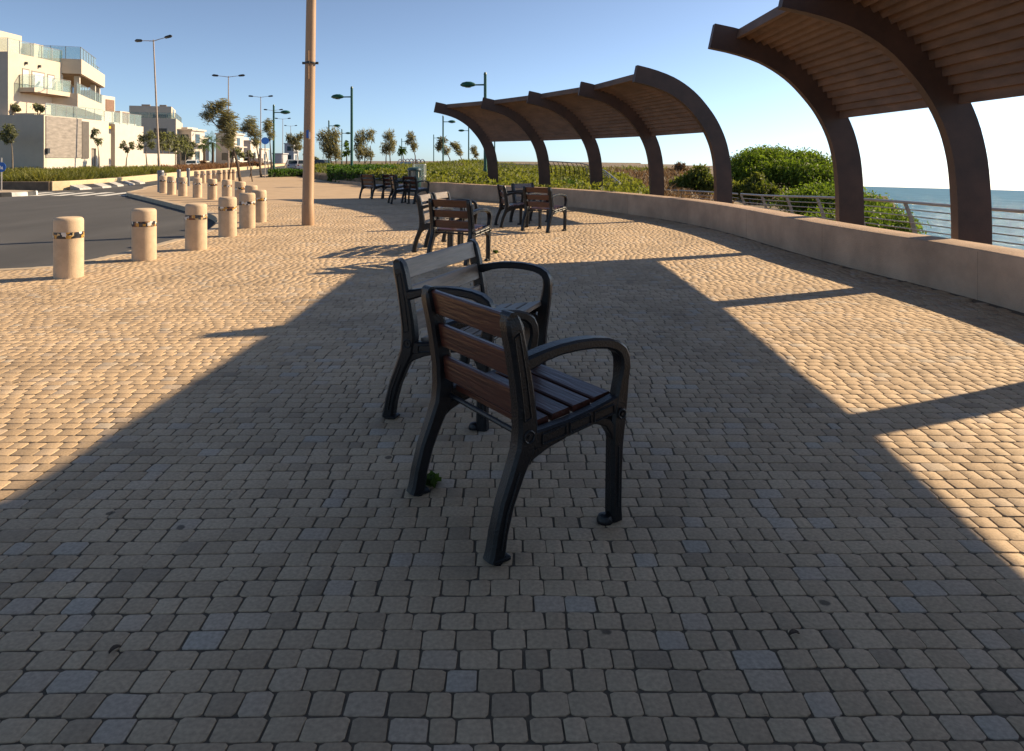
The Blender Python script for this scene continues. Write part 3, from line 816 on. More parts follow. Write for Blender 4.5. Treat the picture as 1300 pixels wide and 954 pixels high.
def green_lamp(label, H=6.4):
    t = thing('green_lamp', label, 'street lamp', (0,0,0), 0, GG)
    MB().tube([(0,0,-.6),(0,0,.6),(0,0,.62),(0,0,H-.15),(0,0,H-.14),(0,0,H)], [.12,.12,.095,.085,.10,.06], 12).build('post', M['green_metal'], t, smooth=True)
    a = MB().tube([(0,0,H-.75),(.4,0,H-.75),(.62,0,H-.75)], [.05,.045,.045], 8).build('arm', M['green_metal'], t, smooth=True)
    b = MB(); vs = []
    for fx, rr in ((.55,.05),(.65,.15),(.85,.24),(1.1,.25),(1.32,.19),(1.45,.06)):
        for k in range(12):
            an = 2*PI*k/12; vs.append((fx, rr*math.cos(an), H-.75+(.85 if math.sin(an) > 0 else .55)*rr*math.sin(an)))
    fs = [(i*12+k, i*12+(k+1)%12, i*12+12+(k+1)%12, i*12+12+k) for i in range(5) for k in range(12)] + [tuple(range(11,-1,-1)), tuple(range(60,72))]
    b.add(vs, fs); h = b.build('lamp_head', M['green_metal'], a, smooth=True)
    MB().lathe([(.17,-.155),(.17,-.148),(.1,-.145)], 14, 1.0, 0, H-.75).build('lens', M['lens'], a)
    return t
gl = [(446.5,110,50,-1,'tallest green lamp post, head to the left, standing in the hedge'),
 (616,92,42,-1,'green lamp post whose head rises above the farther pergola'),
 (347.5,133,66,1,'green lamp post left of the tan pole, head to the right'),
 (417.5,153,94,1,'green lamp post just right of the tan pole, head to the right'),
 (434,164,121,1,'small green lamp post between two others right of the tan pole'),
 (510,176,160,1,'tiny far green lamp post behind the litter bin'),
 (550.6,171,150,1,'thin green lamp post between the trees left of the farther pergola'),
 (562.5,147,84,1,'green lamp post half covered by the left end of the farther pergola'),
 (595,160,100,-1,'green lamp post seen under the pergola roof left of its last arch'),
 (628,162,104,-1,'green lamp post seen under the pergola roof right of its last arch')]
gl0 = None
for px, yt, d, s, lab in gl:
    o = green_lamp(lab) if gl0 is None else dup(gl0, lab)
    gl0 = gl0 or o
    z0 = .3; o.location = (xat(px,d), d, z0); o.scale = (1,1,(zat(yt,d)-z0)/6.4)
    o.rotation_euler = (0,0, R(8) if s > 0 else R(172))

# ------------------------------------------------------------------ left bank
bank_front = [(-30,36.0),(-24,36.2),(-22.7,36.6),(-22.9,40),(-24.4,47),(-26.8,56),(-32.8,80),(-45,135),(-66,225)]
bank_back = [(-70,225),(-50,135),(-41.5,88),(-37.8,76),(-37.8,58.8),(-60,58.8),(-60,36)]
BANK = smooth_poly(bank_front, 1) + bank_back
b = MB(); b.plate(BANK, -.5, .24); struct(b.build('bank', M['soil']))
bf = smooth_poly(bank_front,1); i0 = max(i for i, p in enumerate(bf) if p[1] < 36.75)
ksec = [(0.16,-.3),(0.16,.30),(0.14,.325),(-.22,.325),(-.22,-.3)]
M['dark_retaining'] = mat('brown_retaining_stone', (0.17,0.12,0.08), .9, .3, 3)
struct(ribbon(bf[i0:], ksec, 'bank_kerb', M['yellow_kerb'])); struct(ribbon(bf[:i0+1], ksec, 'bank_edging', M['dark_retaining']))
M['worn_white'] = mat('worn_white_kerb_paint', (0.40,0.385,0.36), .8, .35, 6)
b = MB()   # black and white painted kerb stones
k = 0
for a, c in ((0,1),):
    line = [(-22.45,37.2),(-22.55,40),(-24.05,47.0)]
    tot = 9.9; nseg = 9
    def at(s):
        l1 = 2.8
        if s < l1: f = s/l1; return (line[0][0]+(line[1][0]-line[0][0])*f, line[0][1]+(line[1][1]-line[0][1])*f)
        f = (s-l1)/(tot-l1); return (line[1][0]+(line[2][0]-line[1][0])*f, line[1][1]+(line[2][1]-line[1][1])*f)
    for i in range(nseg):
        s0, s1 = tot*i/nseg, tot*(i+1)/nseg; b.cur = i % 2
        (xa,ya),(xb,yb) = at(s0), at(s1)
        b.hexa([(xa,ya,-.2),(xa+.55,ya,-.2),(xa+.48,ya,-.04),(xa,ya,.12)], [(xb,yb,-.2),(xb+.55,yb,-.2),(xb+.48,yb,-.04),(xb,yb,.12)])
struct(b.build('painted_kerb', [M['worn_white'], M['black_paint']]))
isl = [(-25.5,29.6),(-22.6,29.6),(-21.0,30.6),(-20.6,31.8),(-21.4,33.0),(-23.5,33.9),(-26,34.2)]
struct(MB().plate(smooth_poly(isl,1), -.3, 0.02).build('traffic_island', M['kerb']))
b = MB(); ip = smooth_poly(isl[:5],2)
for i in range(len(ip)-1):
    b.cur = (i//2) % 2
    (xa,ya),(xb,yb) = ip[i], ip[i+1]
    b.hexa([(xa,ya,-.3),(xa+.10,ya-.08,-.3),(xa+.06,ya-.06,.032),(xa-.12,ya+.12,.045)], [(xb,yb,-.3),(xb+.10,yb-.08,-.3),(xb+.06,yb-.06,.032),(xb-.12,yb+.12,.045)])
struct(b.build('island_kerb', [M['black_paint'], M['white_paint']]))
# bank vegetation
def scatter_poly(poly, n, ylim=None):
    A = np.array(poly); lo = A.min(0); hi = A.max(0); out = []
    while sum(map(len, out)) < n:
        p = lo + rng.random((n*2,2))*(hi-lo); p = p[inside(p[:,0], p[:,1], A)]; out.append(p)
    return np.concatenate(out)[:n]
def tuft_mesh(name, P, z, hgt, w, m, lean=0.35, patch=0.25, per=1):
    n = len(P); h = hgt*(0.5+rng.random(n)); a = rng.random(n)*2*PI
    cl = 0.5+0.5*np.sin(P[:,0]*patch*6.1+2*np.sin(P[:,1]*patch*2.3))*np.cos(P[:,1]*patch*4.7+P[:,0]*patch)
    h = h*(0.55+0.9*cl)
    dx, dy = np.cos(a)*w*.5, np.sin(a)*w*.5
    lx, ly = rng.normal(0, lean, n)*h, rng.normal(0, lean, n)*h
    z = z if hasattr(z,'__len__') else np.full(n, z)
    V = np.stack([np.stack([P[:,0]-dx, P[:,1]-dy, z],1), np.stack([P[:,0]+dx, P[:,1]+dy, z],1),
                  np.stack([P[:,0]+dx*.5+lx, P[:,1]+dy*.5+ly, z+h],1), np.stack([P[:,0]-dx*.5+lx, P[:,1]-dy*.5+ly, z+h],1)], 1).reshape(-1,3)
    return np_mesh(name, V, np.arange(n*4).reshape(n,4), m, None, np.clip(0.55*cl+0.45*rng.random(n),0,1))
g1 = [(-40,36.8),(-24.0,37.0),(-23.3,38),(-23.6,40.5),(-25.3,48),(-27.4,57),(-30.2,66),(-37.5,75),(-37.5,59),(-50,58.6)]
Pn = scatter_poly(g1, 70000)
stuff(tuft_mesh('bank_grass', Pn, 0.22, 0.33, 0.05, M['grass'], 0.6), 'tall yellow-green grass and flowers growing on the raised bank', 'grass')
g2 = [(-30.2,66.5),(-33.8,80),(-45.6,135),(-50,135),(-41.5,89),(-37.5,76)]
stuff(tuft_mesh('dry_grass', scatter_poly(g2, 20000), 0.22, 0.34, 0.09, M['red_grass'], 0.5), 'reddish dry grass covering the far part of the road median', 'grass')

Pf = scatter_poly(g1, 2600); Pf = Pf[np.sin(Pf[:,0]*1.1+Pf[:,1]*.7)+.6*rng.normal(size=len(Pf)) > .3]
V_, Q_ = leaves(np.column_stack([Pf, .30+.30*rng.random(len(Pf))]), .07, 1.3)
M['flower'] = leaf_mat('yellow_flowers', (.35,.25,.03), (.55,.42,.06), .3)
stuff(np_mesh('bank_flowers', V_, Q_, M['flower'], None, rng.random(len(Pf))), 'yellow flower heads scattered through the bank grass', 'flowers')
# ------------------------------------------------------------------ signs
t = thing('keep_right_sign', 'round blue sign with a white diagonal arrow on a thin pole at the left edge', 'road sign', (-23.0,33,0.0))
MB().tube([(0,0,-.1),(0,0,1.5)], .03, 8).build('pole', M['steel'], t, smooth=True)
zc = zat(212.5,33)
f = MB().add([(.225*math.cos(a*PI/16), -.04, zc+.225*math.sin(a*PI/16)) for a in range(32)]+[(.225*math.cos(a*PI/16), -.025, zc+.225*math.sin(a*PI/16)) for a in range(32)],
     [tuple(range(32)), tuple(range(63,31,-1))]+[(i,(i+1)%32,32+(i+1)%32,32+i) for i in range(32)]).build('sign_face', M['sign_blue'], t)
b = MB(); dx, dz = .707, -.707
def ap(u, v): return (dx*u+dz*v*-1*-1, zc+dz*u+dx*v*1) if False else (dx*u - dz*v, zc + dz*u + dx*v)
arrow = [(-.14,-.028),(.03,-.028),(.03,-.085),(.15,0),(.03,.085),(.03,.028),(-.14,.028)]
pts = [ap(u,v) for u,v in arrow]
b.add([(x,-.0465,z) for x,z in pts]+[(x,-.0415,z) for x,z in pts], [tuple(range(7)), tuple(range(13,6,-1))]+[(i,(i+1)%7,7+(i+1)%7,7+i) for i in range(7)])
b.build('arrow', M['sign_white'], f)
d = 56; t = thing('road_sign', 'small blue sign on a thin grey pole beside the second leaning tree', 'road sign', (xat(336.5,d),d,0), R(70))
MB().tube([(0,0,-.1),(0,0,zat(176,d))], .04, 8).build('pole', M['steel'], t, smooth=True)
zc = zat(179,d)
MB().add([(.30*math.cos(a*PI/12), -.05, zc+.27*math.sin(a*PI/12)) for a in range(24)]+[(.30*math.cos(a*PI/12), -.02, zc+.27*math.sin(a*PI/12)) for a in range(24)],
     [tuple(range(24)), tuple(range(47,23,-1))]+[(i,(i+1)%24,24+(i+1)%24,24+i) for i in range(24)]).build('sign_face', M['sign_blue'], t)
t.rotation_euler = (0,0,R(35))

# ------------------------------------------------------------------ litter bin and cage
d = 29.6; t = thing('litter_bin', 'dark teal litter bin with two openings behind the farthest chairs', 'litter bin', (xat(526,d),d,.12), R(-10))
zt = zat(212.5,d)-.12; w = .27
MB().lathe([(w-.02,0),(w,.03),(w,zt*.58),(w-.01,zt*.585)], 20).build('drum', M['bin_green'], t, smooth=True)
b = MB()
for k in range(4):
    a = PI/4+k*PI/2; b.box(math.cos(a)*(w-.03), math.sin(a)*(w-.03), zt*.73, .09, .05, zt*.30, a+PI/2)
b.build('post', M['bin_green'], t)
MB().lathe([(w-.08,zt*.585),(w-.08,zt*.86)], 16).build('liner', M['bin_inside'], t)
MB().lathe([(w,zt*.86),(w+.015,zt*.88),(w,zt*.95),(w-.08,zt*.99),(.03,zt)], 20).build('hood', M['bin_green'], t, smooth=True)
d = 31.2; t = thing('recycling_cage', 'pale wire recycling cage standing right behind the litter bin', 'recycling cage', (xat(532.5,d),d,.2))
hw = .24; h = zat(208.5,d)-.2
b = MB()
for sx in (-1,1):
    for sy in (-1,1): b.box(sx*hw, sy*hw, h/2, .03,.03,h)
for z in (.02,h*.5,h-.015):
    for s in (-1,1): b.box(0, s*hw, z, 2*hw-.032,.026,.026); b.box(s*hw,0,z,.026,2*hw-.032,.026)
b.build('frame', M['cage'], t)
b = MB()
for s in (-1,1): b.box(0,s*(hw-.03),h/2,2*hw-.06,.006,h-.06); b.box(s*(hw-.03),0,h/2,.006,2*hw-.08,h-.06)
b.build('mesh_panel', M['cage_panel'], t)

# playground tunnel
d = 95; t = thing('play_tunnel', 'navy arched climbing tunnel with pale blue panels far behind the litter bin', 'playground', (xat(521,d),d,.2))
for k in range(7):
    x = -1.3+k*.48; r = 1.15*(1-.02*abs(k-3))
    MB().tube([(x+.25*math.cos(a*PI/10), r*math.cos(a*PI/10)-.0, .05+r*1.05*math.sin(a*PI/10)) for a in range(11)], .07, 6).build('hoop', M['navy'], t, smooth=True)
b = MB(); b.box(-.45,-1.25,.45,1.5,.06,.75); b.build('panel', M['play_blue'], t)
b = MB(); b.box(.9,-1.24,.35,.8,.06,.55); b.build('panel', M['sign_white'], t)

# ------------------------------------------------------------------ railings
def railing(label, path, post_every=2.0, lean=(-.22,0), posts=True, nr=4, H=1.1, r=.028, gap=.125, pw=1.0):
    """path: top rail points (x,y,z)"""
    t = thing('railing', label, 'railing', path[0])
    o = Vector(path[0])
    pth = [Vector(p) for p in path]
    fine = []
    for a, c in zip(pth[:-1], pth[1:]):
        for k in range(6): fine.append(a.lerp(c, k/6))
    fine.append(pth[-1])
    MB().tube([p-o for p in fine], r, 8).build('handrail', M['steel'], t, smooth=True)
    lx = Vector((lean[0], lean[1], 0))
    for k in range(nr):
        dz = gap*(k+1.1); f = (dz/H)**1.0
        MB().tube([p-o-Vector((0,0,dz))-lx*(f*1.0) for p in fine], .012, 6).build('wire', M['steel'], t, smooth=True)
    if posts:
        acc = 0; nxt = 0.0
        for a, c in zip(fine[:-1], fine[1:]):
            l = (c-a).length
            while nxt <= acc+l:
                p = a.lerp(c, (nxt-acc)/l)-o; tg = (c-a).normalized()
                b = MB(); pts = []
                ring = []
                for f in (0,.12,.3,.5,.75,1.0):
                    q = p - Vector((0,0,.02+f*H)) - lx*(f*1.0) + lx*(.0)*f
                    q = q + lx.normalized()*(-.07*math.sin(f*PI))
                    ring.append((q, (.055 - .02*(1-f))*pw))
                vs = []
                nrm = lx.normalized()
                for q, w_ in ring:
                    for su, sv in ((-1,-1),(1,-1),(1,1),(-1,1)): vs.append(q + nrm*w_*su + tg*.012*pw*sv)
                fs = [(i*4+k2, i*4+(k2+1)%4, i*4+4+(k2+1)%4, i*4+4+k2) for i in range(5) for k2 in range(4)]+[(3,2,1,0),(20,21,22,23)]
                b.add(vs, fs); b.build('post', M['rail_post'], t)
                nxt += post_every
            acc += l
    return t
railing('coast railing with curved posts and four wires, behind the wall by the nearest pergola',
  [(7.5,24.0,.30),(7.5,22,.355),(7.5,19.9,.43),(7.5,17.8,.52),(7.5,15.7,.59),(7.52,13.9,.625),(7.55,12.0,.65),(7.7,10.0,.68),(7.9,8.0,.70),(8.1,6,.70),(8.2,3,.7),(8.3,0,.7)], 2.0)
railing('plain stretch of coast rail without posts in front of the dry scrub',
  [(5.6,36,.02),(6.6,31,.13),(7.2,27.5,.22),(7.45,24.2,.295)], 3.0, posts=False, nr=2)
railing('raised viewing-ramp railing with many leaning posts seen between two far arches',
  [(xat(696,38),38,zat(205,38)),(xat(712,38),38,zat(205.8,38)),(xat(738,38),38,zat(207.5,38)),(xat(760,37),37,zat(213.5,37))], .24, (-.16,0), H=.62, gap=.16, nr=1, r=.026, pw=.36)
railing('double steel handrail running down beside the path by the second far arch',
  [(xat(760,36.8),36.8,zat(213.7,36.8)),(xat(768,35.5),35.5,zat(217,35.5)),(xat(777,33.5),33.5,zat(224,33.5)),(xat(788,30.5),30.5,zat(233,30.5)),(xat(793,28),28,zat(240,28)),(xat(796,26.4),26.4,zat(248,26.4))], 1.6, (-.14,0), H=.6, gap=.1, nr=3)
railing('faint distant railing with leaning posts on the dune behind the farther pergola',
  [(xat(628,62),62,zat(208.5,62)),(xat(660,60),60,zat(209,60)),(xat(694,58),58,zat(209.8,58))], .42, (-.2,0), H=.75, gap=.2, nr=1, r=.026, pw=.5)

# ------------------------------------------------------------------ planting behind the wall
def strip_points(n, y0, y1, d0, d1):
    yy = y0+(y1-y0)*rng.random(n); dd = d0+(d1-d0)*rng.random(n)
    P = np.stack([np.array([W(v) for v in yy])+dd, yy], 1)
    z = np.array([theight(p[0], p[1]) for p in P]); return P, z
Pb, zb = strip_points(64000, 18.5, 47, .5, 13)
ok = (Pb[:,0] < .19*Pb[:,1]-.10*np.maximum(0, Pb[:,1]-27)) & ((0.5+0.5*np.sin(Pb[:,0]*1.1+np.sin(Pb[:,1]*.8)*1.5)*np.cos(Pb[:,1]*.55)) > 0.16*rng.random(len(Pb))+.05)
Pb, zb = Pb[ok], np.maximum(zb[ok], .12)
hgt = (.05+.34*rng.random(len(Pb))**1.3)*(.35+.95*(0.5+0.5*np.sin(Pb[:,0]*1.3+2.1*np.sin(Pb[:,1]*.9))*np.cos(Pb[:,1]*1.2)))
pts = np.column_stack([Pb, zb+hgt])
V_, Q_ = leaves(pts, .085, 1.9, (0,0,.5))
cl = 0.5+0.5*np.sin(Pb[:,0]*2.1+1.7*np.sin(Pb[:,1]*1.3))*np.cos(Pb[:,1]*1.9)
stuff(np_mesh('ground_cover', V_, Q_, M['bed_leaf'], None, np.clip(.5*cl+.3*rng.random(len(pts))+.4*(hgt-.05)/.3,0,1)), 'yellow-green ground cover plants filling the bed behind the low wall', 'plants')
Pd, zd = strip_points(60000, 24, 85, 5.5, 26)
ok = (Pd[:,0] > .105*Pd[:,1]+.8*rng.normal(size=len(Pd))) & (Pd[:,0] < .30*Pd[:,1]) & (Pd[:,0] < np.array([coast(v) for v in Pd[:,1]])+1.5)
Pd, zd = Pd[ok], zd[ok]
stuff(tuft_mesh('dry_scrub', Pd, zd-.03, .20, .06, M['dry_leaf'], .6, .3), 'brown dry scrub covering the dune behind the railings', 'scrub')
Pg, zg = strip_points(24000, 46, 95, .5, 26)
stuff(tuft_mesh('dune_grass', Pg, zg-.03, .26, .09, M['bed_leaf'], .5, .2), 'thin yellow-green grass on the dune far behind the plaza', 'grass')

def shrub(label, x, y, z, blobs, n, size, m, cat='shrub', group=None, aspect=2.2, sub=14, tight=.4, axis=None, stem=True):
    t = thing('shrub', label, cat, (x,y,z), 0, group)
    crown_obj('foliage', blobs, n, size, m, t, aspect, axis, 1.0, sub, tight)
    if stem:
        paths = []
        for bl in blobs[:5]: paths.append(([(bl[0]*.3, bl[1]*.3, -.3), (bl[0]*.7, bl[1]*.7, bl[2]*.5), (bl[0], bl[1], bl[2])], .05, .015))
        b = MB()
        for p, r0, r1 in paths: b.tube(p, [r0,(r0+r1)/2,r1], 6)
        b.build('stem', M['bark'], t, smooth=True)
    return t
# big green mound at the cliff
d = 42
def mb(px, y, dd, rx, ry, rz): return (xat(px,d+dd)-xat(985,d), dd, zat(y,d+dd)-(-1.2), rx, ry, rz)
shrub('tall rounded bright green bush right of the farther pergola', xat(985,d), d, -1.2,
      [mb(985,207,1,2.2,1.8,1.0),mb(960,214,0,1.6,1.5,1.1),mb(1020,213,0,1.9,1.7,1.0),mb(1045,221,-1,1.6,1.5,.9),mb(940,213,1,1.0,1.3,.9),mb(1000,225,-1.5,2.4,1.5,1.2),mb(955,228,-1,1.5,1.3,1.0),mb(975,198,1.5,1.5,1.3,.65)],
      60000, .075, M['bright_leaf'], 'bush', None, 2.2, 26, .36)
d2 = 27
def mb2(px, y, dd, rx, ry, rz): return (xat(px,d2+dd)-xat(1085,d2), dd, zat(y,d2+dd)+2.2, rx, ry, rz)
shrub('lower green bush spilling down the cliff beneath the railing beside the sea', xat(1085,d2), d2, -2.2,
      [mb2(1075,262,2,1.3,1.4,.8),mb2(1050,250,4,1.4,1.5,.8),mb2(1100,262,1,1.0,1.1,.6),mb2(1125,274,-1,.8,.9,.5),mb2(1145,285,-2,.75,.8,.45),mb2(1100,285,-2,1.3,1.2,.7),mb2(1060,285,0,1.5,1.3,.8),mb2(1020,258,5,1.5,1.4,.7)],
      30000, .06, M['bright_leaf'], 'bush', None, 2.2, 24, .36)
d3 = 33
for px, y, s, lab in ((958,236,1.0,'yellow-green spiky shrub in front of the tall green bush'),(885,226,1.0,'loose yellow-green shrub left of the nearer far arch, on the dune'),(862,216,.9,'greyish twiggy shrub on the skyline left of the last far arch')):
    mm = M['bed_leaf'] if px != 862 else M['dry_leaf']
    dd = d3 if px != 862 else 44
    zb_ = zat(y+10,dd); zt_ = zat(y-9,dd)
    shrub(lab, xat(px,dd), dd, zb_-.2, [(0,0,.35,.9*s,.7,.5),(.6*s,.1,.3,.6,.6,.4),(-.7*s,0,.3,.6,.6,.4),(.1,0,.75,.5*s,.4,.35)], 3200, .075, mm, 'shrub', None, 3.0, 12, .45, (0,0,.6))
for px, y, dd, lab in ((655,224,31,'low bright shrub between the two leftmost gaps of the far arches'),(722,226,30,'dark bushy plant between the second and third far arches'),(765,232,27.5,'rounded yellow-green plant at the foot of the descending handrail'),(815,234,25,'small bright shrub just left of the second arch from the right')):
    x = xat(px,dd); shrub(lab, x, dd, theight(x,dd), [(0,0,.25,.7,.6,.35),(.5,.1,.2,.5,.5,.3),(-.5,0,.2,.5,.5,.3)], 1800, .07, M['bed_leaf'] if px != 722 else M['green_leaf'], 'shrub', None, 2.2, 10, .45)

# hedges
def hedge(label, poly, h, m, n=5000, size=.09, base=0.0):
    t = thing('hedge', label, 'hedge', (poly[0][0], poly[0][1], base)); ox, oy = poly[0]
    A = np.array(poly); P = scatter_poly(poly, n); zz = h*(1-rng.random(n)**2.2*.95)
    bump = .12*np.sin(P[:,0]*2.1)*np.cos(P[:,1]*1.7)
    pts = np.column_stack([P[:,0]-ox, P[:,1]-oy, np.maximum(.03, zz+bump*h*2)])
    V_, Q_ = leaves(pts, size, 1.8)
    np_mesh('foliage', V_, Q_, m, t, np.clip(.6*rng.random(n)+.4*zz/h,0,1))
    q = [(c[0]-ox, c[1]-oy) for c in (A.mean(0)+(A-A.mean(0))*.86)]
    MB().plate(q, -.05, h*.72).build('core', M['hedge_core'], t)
    return t
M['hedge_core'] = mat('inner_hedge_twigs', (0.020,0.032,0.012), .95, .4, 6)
hedge('dark green shrub bed behind the kerb right of the tan pole', [(-11.9,47.2),(-9.5,43.6),(-8.6,42.4),(-8.0,44),(-7.5,50),(-11,53),(-12.6,50)], .85, M['hedge_leaf'], 9000, .12, .0)
hedge('yellow-green shrub bed behind the farthest chairs', [(-8.4,42),(-6.2,36.6),(-4.6,32.8),(-3.6,31.6),(-2.2,36),(-3,46),(-7.2,49)], .62, M['bed_leaf'], 11000, .12, .12)
hedge('low clipped hedge left of the tan pole', [(xat(340,57),57),(xat(386,60.5),60.5),(xat(392,64),64),(xat(342,62),62)], .5, M['hedge_leaf'], 4200, .12)
hedge('pale loose shrubs between the tan pole and the dark shrub bed', [(xat(400,57),57),(xat(428,54),54),(xat(430,60),60),(xat(402,63),63)], .62, M['olive'], 3000, .13)

# ------------------------------------------------------------------ trees
def tree(name, label, px, ybase, d, yt, blobs, trunks, m, n=4500, size=.16, cat='tree', axis=None, spread=1.0, aspect=3.0, bark='bark', z0=None, group=None, sub=12, tight=.4, stakes=False, r0=.1):
    """blobs in picture pixels (px, y, depth offset m, rx px, ry px), trunks: list of pixel paths"""
    z0 = zat(ybase, d) if z0 is None else z0
    x0 = xat(px,d); t = thing(name, label, cat, (x0,d,z0), 0, group); k = d/F
    bl = [((p-px)*k, dd, zat(y,d)-z0, rx*k, max(rx,ry)*k*.8, ry*k) for p, y, dd, rx, ry in blobs]
    paths = []
    for tr in trunks:
        path = [((p-px)*k, (i*.07), zat(y,d)-z0) for i, (p, y) in enumerate(tr)]
        path[0] = (path[0][0], 0, path[0][2]-.3)
        paths.append((path, r0, r0*.35))
    # limbs toward blobs
    tip = paths[0][0][-1]
    for bq in bl:
        mid = tuple((tip[i]*.55+bq[i]*.45) + (0,0,-.08)[i] for i in range(3))
        paths.append(([tip, mid, (bq[0],bq[1],bq[2])], r0*.4, r0*.12))
    trunk_obj(paths, M[bark], t)
    n = int((4.2 if m is TM else 3.4)*sum(PI*b_[3]*b_[5] for b_ in bl)/(size*size*aspect*.5)); sub, tight = (14, .52) if m is TM else (18, .36)
    crown_obj('crown', bl, n, size, m, t, aspect, axis, spread, sub, tight)
    if stakes:
        for s in (-.9, .7): MB().tube([(s,.1,-.1),(s*.55,.1,2.0)], .035, 6).build('stake', M['bark'], t)
    return t
TM = M['tamarisk']; wind = (-1.1,0,.35)
GT = 'wind-bent promenade trees'
tree('tamarisk_tree','largest wind-bent tree leaning left beside the farthest bollards',306,231,46.5,124,
     [(272,139,0,13,10),(286,150,.3,13,11),(266,150,-.3,9,9),(280,160,.2,10,8),(294,165,0,9,12),(288,178,.2,9,9),(281,131,.1,10,6),(293,184,-.2,7,6)],
     [[(306,231),(301,208),(294,185),(288,170)]], TM, 8000, .045, axis=wind, spread=.6, stakes=True, group=GT, aspect=8, sub=34, r0=.11)
tree('tamarisk_tree','second wind-bent tree left of the blue sign, narrow crown streaming left',331,225,58,146,
     [(318,158,0,9,10),(322,170,.2,8,9),(324,181,0,6,7),(312,164,-.2,6,6)], [[(332,225),(329,205),(324,182)]], TM, 4500, .05, axis=wind, spread=.6, stakes=True, group=GT, aspect=7)
tree('tamarisk_tree','ragged thin tree partly behind the green lamp left of the tan pole',343,224,60,150,
     [(341,160,0,6,9),(343,172,.2,5,7),(338,166,0,4,5)], [[(345,224),(344,205),(342,180)]], TM, 2600, .05, axis=wind, spread=.6, group=GT, aspect=7)
tree('tamarisk_tree','rounded open tree directly left of the tan pole behind the parked cars',379,213,110,165,
     [(373,178,0,9,8),(380,172,.4,6,6),(366,174,0,4,5),(377,187,0,7,5)], [[(379,213),(378,200),(376,190)]], TM, 3200, .09, aspect=6, spread=.7, axis=(-.5,0,.6), group=GT)
tree('tamarisk_tree','broad leaning tree just right of the tan pole',421,213,92,162,
     [(413,178,0,10,14),(425,176,.5,8,13),(418,192,.2,9,12),(428,195,0,6,10)], [[(424,214),(420,204),(415,190)],[(428,214),(426,203),(424,190)]], TM, 5200, .09, aspect=6, spread=.7, axis=(-.6,0,.9), group=GT)
tree('tamarisk_tree','tall dense tree right of the tallest green lamp behind the hedge',464,212,88,163,
     [(460,177,0,9,12),(470,172,.5,6,9),(458,192,0,8,12),(468,195,.2,6,9)], [[(464,213),(463,203),(463,190)],[(470,213),(471,200),(470,185)]], TM, 5200, .09, aspect=6, spread=.7, axis=(-.3,0,.9), group=GT)
tree('tamarisk_tree','upright oval tree left of the litter bin',494,210,100,163,
     [(494,173,0,7,9),(490,188,.2,8,9),(498,185,0,5,10)], [[(496,211),(495,200),(493,190)],[(490,211),(490,200),(491,190)]], TM, 4200, .09, aspect=6, spread=.7, axis=(0,0,1), group=GT)
tree('tamarisk_tree','slim tree directly above the litter bin',527,208,105,166,
     [(522,176,0,6,8),(526,186,.3,5,7),(518,182,0,4,5)], [[(528,209),(527,198),(524,188)]], TM, 2600, .09, aspect=6, spread=.7, axis=(-.4,0,.7), group=GT)
tree('tamarisk_tree','low tree in front of the slim one, left of the litter bin hood',511,207,118,184,
     [(511,191,0,6,6),(507,195,.2,4,4)], [[(512,208),(512,200),(511,194)]], M['green_leaf'], 1800, .2, group=GT)
tree('tamarisk_tree','leaning tree left of the farther pergola, between two lamp posts',571,211,95,174,
     [(562,183,0,7,8),(566,192,.2,6,6),(557,187,0,4,6)], [[(573,212),(571,202),(566,192)]], TM, 2600, .09, aspect=6, spread=.7, axis=(-.7,0,.5), group=GT)
tree('tamarisk_tree','small leaning tree under the left end of the pergola roof',587,208,105,178,
     [(579,187,0,6,7),(583,194,.2,4,5),(575,184,0,4,4)], [[(588,209),(586,202),(581,193)]], TM, 2000, .09, aspect=6, spread=.7, axis=(-.8,0,.4), group=GT)
tree('tamarisk_tree','smallest wind-bent tree beside the last arch of the farther pergola',607,208,108,184,
     [(601,191,0,5,6),(604,197,.2,4,4)], [[(608,209),(606,203),(603,196)]], TM, 1500, .09, aspect=6, spread=.7, axis=(-.7,0,.4), group=GT)
tree('round_tree','small dark green leafy tree behind the tallest green lamp',440,208,80,176,
     [(440,186,0,4,7),(438,196,.2,5,5),(443,193,0,3,5)], [[(440,209),(440,200),(440,192)]], M['green_leaf'], 1600, .17)
GO = 'young olive trees by the villa walls'
OL = M['olive']
def olive(label, px, yb, d, blobs, trunk, n=2600):
    return tree('olive_tree', label, px, yb, d, 0, blobs, [trunk], OL, n, .085, bark='bark_pale', group=GO, aspect=2.6, r0=.07)
olive('young olive tree at the left edge in front of the shaded side wall',15,211,57,[(12,165,0,10,8),(4,172,.2,7,8),(19,172,0,5,6),(10,178,0,8,6)],[(16,212),(15,198),(13,182)])
olive('staked olive tree in front of the narrow grey gate',124,213,58,[(121,168,0,6,6),(123,180,.2,6,6),(117,174,0,3,5)],[(126,214),(125,200),(123,186)])
olive('low spreading olive tree with a forked pale trunk against the sunlit wall',160,213,66,[(156,184,0,5,6),(166,185,.2,5,6),(161,190,0,5,5)],[(160,213),(160,203),(161,195)])
olive('taller olive tree just left of the tallest road lamp',186,210,68,[(182,176,0,7,8),(190,172,.3,6,8),(178,186,0,5,6),(192,184,0,6,7)],[(187,211),(185,198),(184,186)], 3400)
GR = 'row of dense trees along the villa street'
for i, (px, d_, yt, lab) in enumerate(((206,86,166,'dense tree directly right of the tallest road lamp'),(214,90,166,'second tree from the left in the dense street row'),(222,94,168,'third tree from the left in the dense street row'),(229,99,169,'tree in the middle right of the dense street row'),(235,104,172,'second tree from the right in the dense street row'),(241,109,176,'rightmost tree of the dense street row, above the white car'))):
    tree('street_tree', lab, px, 207, d_, yt, [(px,(yt+8),0,6,8),(px-2,yt+18,.4,6,8),(px+3,yt+16,-.3,5,9)], [[(px,208),(px,200),(px,yt+24)]], M['olive'], 2600, .2, group=GR, bark='bark_pale')
